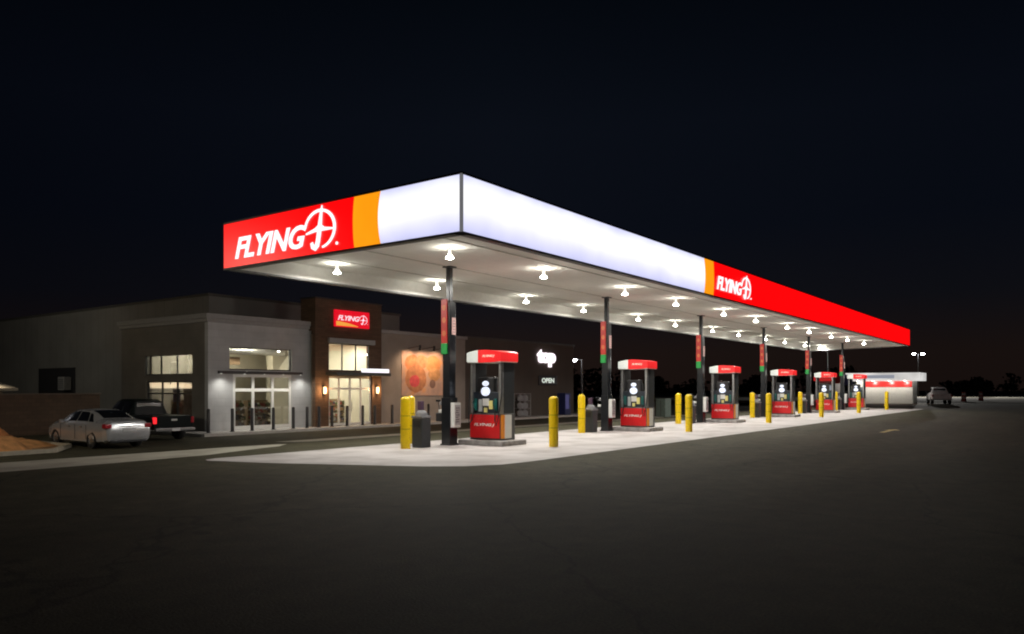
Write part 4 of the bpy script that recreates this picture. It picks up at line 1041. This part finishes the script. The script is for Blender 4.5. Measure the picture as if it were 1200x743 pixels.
q = MB(); q.box(80, 83, 12.0, 14.0, -.3, 2.6); q.build('wall', pbr('booth_wall', (.4, .42, .42), .6), kb)
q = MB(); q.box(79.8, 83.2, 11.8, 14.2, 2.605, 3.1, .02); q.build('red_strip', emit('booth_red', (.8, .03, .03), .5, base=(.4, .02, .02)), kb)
q = MB(); q.box(79.93, 79.996, 12.3, 13.6, 1.0, 2.1); q.build('window', emit('booth_glow', (.7, .75, .85), .35), kb)
# bright banner and machine by the service building
bn = empty('blue_red_banner', (79.5, 10.9, 0), 0, 'tall red and blue banner left of the white service building', 'banner')
q = MB(); q.cyl(0, 0, 0, 3.4, .04); q.build('pole', darkmetal, bn)
q = MB(); q.box(-.02, .02, -1.0, -.05, 2.1, 3.3); q.build('blue_cloth', pbr('cloth_blue', (.10, .12, .32), .7), bn)
q = MB(); q.box(-.02, .02, .05, 1.2, 2.3, 3.4); q.build('red_cloth', pbr('cloth_red', (.5, .03, .03), .7), bn)

# barrels --------------------------------------------------------------------------
brl = empty('traffic_barrel', cat='traffic barrel', group='red and white traffic barrels at the far right')
q = MB(); q.lathe(0, 0, [(.34, 0), (.34, .06), (.3, .07), (.28, .5), (.26, .9), (.24, 1.2), (.15, 1.26)], 18); q.build('drum', pbr('barrel_red', (.5, .06, .04), .5), brl)
q = MB(); q.lathe(0, 0, [(.296, .35), (.285, .6)], 18, cap=False); q.lathe(0, 0, [(.268, .8), (.256, 1.08)], 18, cap=False); q.build('white_band', pbr('barrel_white', (.7, .55, .52), .4), brl)
repeat(brl, 0, (102.6, 1.55, .056), label='nearer red and white traffic barrel right of the white pickup')
repeat(brl, 1, (109.5, .25, .056), label='farther red and white traffic barrel right of the white pickup')

# street lamps --------------------------------------------------------------------
def street_lamp(loc, H, arm, rz, label, power, heads=1):
    t = empty('street_lamp', loc, rz, label, 'street lamp', 'tall lamps around the lot')
    q = MB(); q.cyl(0, 0, 0, H, .09, .06, 14); q.cyl(0, 0, 0, .5, .22); q.build('pole', pbr('lamp_pole', (.16, .16, .16), .5, .5), t)
    for s in ((1,) if heads == 1 else (1, -1)):
        q = MB(); q.tube([(0, 0, H-.05), (s*arm, 0, H+.05)], .04); q.build('arm', MATS['lamp_pole'], t)
        q = MB(); q.box(s*(arm+.35)-.4, s*(arm+.35)+.4, -.2, .2, H, H+.12, .03); hd = q.build('lamp_head', darkmetal, t)
        q = MB(); q.lathe(s*(arm+.35), 0, [(.0, H-.22), (.22, H-.18), (.34, H-.06), (.36, H-.002)], 18, cap=False); q.build('lens', emit('street_lens_%d' % int(power), (.95, .95, 1), power), hd)
    return t
def lamp_bulb(parent, loc, watts, color, target, size=R(140)):
    b_ = bpy.data.lights.new('lamp_bulb', 'SPOT'); b_.energy = watts; b_.color = color; b_.spot_size = size; b_.spot_blend = .7; b_.shadow_soft_size = .2
    o_ = bpy.data.objects.new('lamp_bulb', b_); COL.objects.link(o_); o_.location = loc
    o_.rotation_euler = (Vector(target)-Vector(loc)).to_track_quat('-Z', 'Y').to_euler()
    o_.parent = parent; o_.matrix_parent_inverse = (Matrix.Translation(parent.location) @ Matrix.Rotation(parent.rotation_euler.z, 4, 'Z')).inverted()
    return o_
lotl = street_lamp((-10.5, 19.5, -.65), 8.0, .5, R(20), 'added unseen lot lamp on a tall pole beyond the left edge, lighting the car and soil mounds', 30)  # added out-of-view lamp to light the left side
lamp_bulb(lotl, (-9.8, 19.8, 7.1), 2100, (1, .86, .66), (5, 24, 0), R(160))
fd = empty('added_flood', cat='flood light', group='added flood lights hidden on the back edge of the canopy')  # added floods, hidden behind the canopy, to brighten the store front
q = MB(); q.box(-.3, .3, -.02, .18, -.12, .16, .02); q.build('housing', darkmetal, fd)
q = MB(); q.box(-.26, .26, .182, .19, -.09, .13); q.build('lens', emit('added_flood_lens', (1, .97, .9), 12), fd)
fsp = bpy.data.lights.new('added_flood_lamp', 'SPOT'); fsp.energy = 520; fsp.color = (1, .96, .88); fsp.spot_size = R(120); fsp.spot_blend = .9; fsp.shadow_soft_size = .25
lo = bpy.data.objects.new('added_flood_lamp', fsp); COL.objects.link(lo); lo.parent = fd; lo.location = (0, .25, 0); lo.rotation_euler = (R(66), 0, 0)
for k, x in enumerate((9, 18, 27, 40)):
    repeat(fd, k, (x, W+.03, 5.9), label=['leftmost', 'second from left', 'third from left', 'rightmost'][k]+' added flood light, hidden on the back edge of the canopy')
lot2 = street_lamp((-1.0, 47.0, -.65), 8.0, .5, R(-10), 'added unseen lot lamp behind the enclosure wall, lighting the long dark hall wall', 30)  # added out-of-view lamp to brighten the hall wall
lamp_bulb(lot2, (.2, 47.0, 7.1), 560, (1, .93, .8), (14, 58, 2), R(150))
street_lamp((51.9, 28.4, -.65), 5.2, .5, R(126), 'street lamp with one glowing head right of the dark wing', 30)
street_lamp((166.5, 16.4, 0), 9.0, .55, R(126), 'distant twin headed street lamp above the white service building', 90, 2)
lamp_bulb(bpy.data.objects['street_lamp.003'], (165.5, 15.6, 8.7), 30000, (1, .96, .9), (140, 3, 0), R(160))
dl = street_lamp((135, 26.5, 0), 10.2, .6, R(200), 'unlit lamp pole behind the far end of the canopy', .02)

# ------------------------------------------------------------------ far woods
def woods():
    rnd = random.Random(3); mb = MB(); vs = []; fs = []
    f = Vector((math.cos(yaw), math.sin(yaw))); r = Vector((math.sin(yaw), -math.cos(yaw)))
    for i in range(230):
        a = rnd.uniform(-.7, .95); d = rnd.uniform(215, 270)
        c = Vector((-12.4, -10.4))+f*d+r*d*a
        hh = rnd.uniform(3.0, 6.8)*(1+.25*math.sin(a*19)); w = rnd.uniform(2.5, 5)
        for j in range(70):
            u = rnd.gauss(0, .45); v_ = rnd.gauss(0, .45); z = rnd.random()**.7
            s = 1-z*.55; p = Vector((c.x+u*w*s, c.y+v_*w*s, z*hh)); sz = rnd.uniform(.35, .9)
            n1 = Vector((rnd.gauss(0, 1), rnd.gauss(0, 1), rnd.gauss(0, 1))).normalized(); n2 = n1.cross(Vector((rnd.gauss(0, 1), rnd.gauss(0, 1), 1))).normalized()
            o = len(vs); vs += [p+n1*sz, p+n2*sz, p-n1*sz, p-n2*sz*.7]; fs.append((o, o+1, o+2, o+3))
    mb.add(vs, fs); return mb.build('far_woods', pbr('night_foliage', (.05, .06, .035), .9, var=.4, scale=.3), fix=False)
tag(woods(), 'dark line of distant trees along the horizon', 'woods', kind='stuff')

# ------------------------------------------------------------------ sky
wd = bpy.data.worlds.new('World'); scene.world = wd; wd.use_nodes = True
nt = wd.node_tree; n = nt.nodes; l = nt.links
bg = n['Background']
tc = n.new('ShaderNodeTexCoord'); sx = n.new('ShaderNodeSeparateXYZ'); l.new(tc.outputs['Generated'], sx.inputs[0])
rp = n.new('ShaderNodeValToRGB'); e = rp.color_ramp.elements
e[0].position = 0.0; e[0].color = (.0125, .0072, .0058, 1)
e[1].position = .62; e[1].color = (.0010, .0013, .0027, 1)
for p, c in ((.045, (.0125, .0074, .0064)), (.11, (.0062, .0060, .0085)), (.20, (.0036, .0048, .0088)), (.32, (.0036, .0050, .0090)), (.45, (.0016, .0028, .0050))):
    q2 = rp.color_ramp.elements.new(p); q2.color = c+(1,)
l.new(sx.outputs[2], rp.inputs['Fac'])
# darker bluer towards the left of the view, warmer to the right
dt = n.new('ShaderNodeVectorMath'); dt.operation = 'DOT_PRODUCT'; dt.inputs[1].default_value = (math.sin(yaw), -math.cos(yaw), 0)
l.new(tc.outputs['Generated'], dt.inputs[0])
mr = n.new('ShaderNodeMapRange'); mr.inputs['From Min'].default_value = -.55; mr.inputs['From Max'].default_value = .5; l.new(dt.outputs['Value'], mr.inputs['Value'])
rc = n.new('ShaderNodeValToRGB'); rc.color_ramp.elements[0].color = (.5, .55, .62, 1); rc.color_ramp.elements[1].color = (.75, .8, .85, 1); rq = rc.color_ramp.elements.new(.5); rq.color = (1.1, 1.1, 1.1, 1)
l.new(mr.outputs[0], rc.inputs['Fac'])
mx = n.new('ShaderNodeMix'); mx.data_type = 'RGBA'; mx.blend_type = 'MULTIPLY'; mx.inputs[0].default_value = 1
l.new(rp.outputs['Color'], mx.inputs[6]); l.new(rc.outputs['Color'], mx.inputs[7])
# the last trace of daylight from the physical sky
sk = n.new('ShaderNodeTexSky'); sk.sky_type = 'NISHITA'; sk.sun_disc = False; sk.sun_elevation = R(-6); sk.sun_rotation = R(90)
sm = n.new('ShaderNodeMix'); sm.data_type = 'RGBA'; sm.blend_type = 'ADD'; sm.inputs[0].default_value = .01
l.new(mx.outputs[2], sm.inputs[6]); l.new(sk.outputs[0], sm.inputs[7])
l.new(sm.outputs[2], bg.inputs['Color']); bg.inputs['Strength'].default_value = .8

# ------------------------------------------------------------------ render settings
scene.render.engine = 'CYCLES'
vs_ = scene.view_settings; vs_.view_transform = 'Standard'; vs_.look = 'None'; vs_.exposure = 0; vs_.gamma = 1; vs_.use_curve_mapping = False
cy = scene.cycles
cy.use_denoising = True
try: cy.denoiser = 'OPENIMAGEDENOISE'
except Exception: pass
cy.max_bounces = 6; cy.diffuse_bounces = 3; cy.glossy_bounces = 3; cy.transparent_max_bounces = 12
cy.sample_clamp_indirect = 4; cy.caustics_reflective = False; cy.caustics_refractive = False
cy.use_light_tree = True
cy.filter_width = 2.0
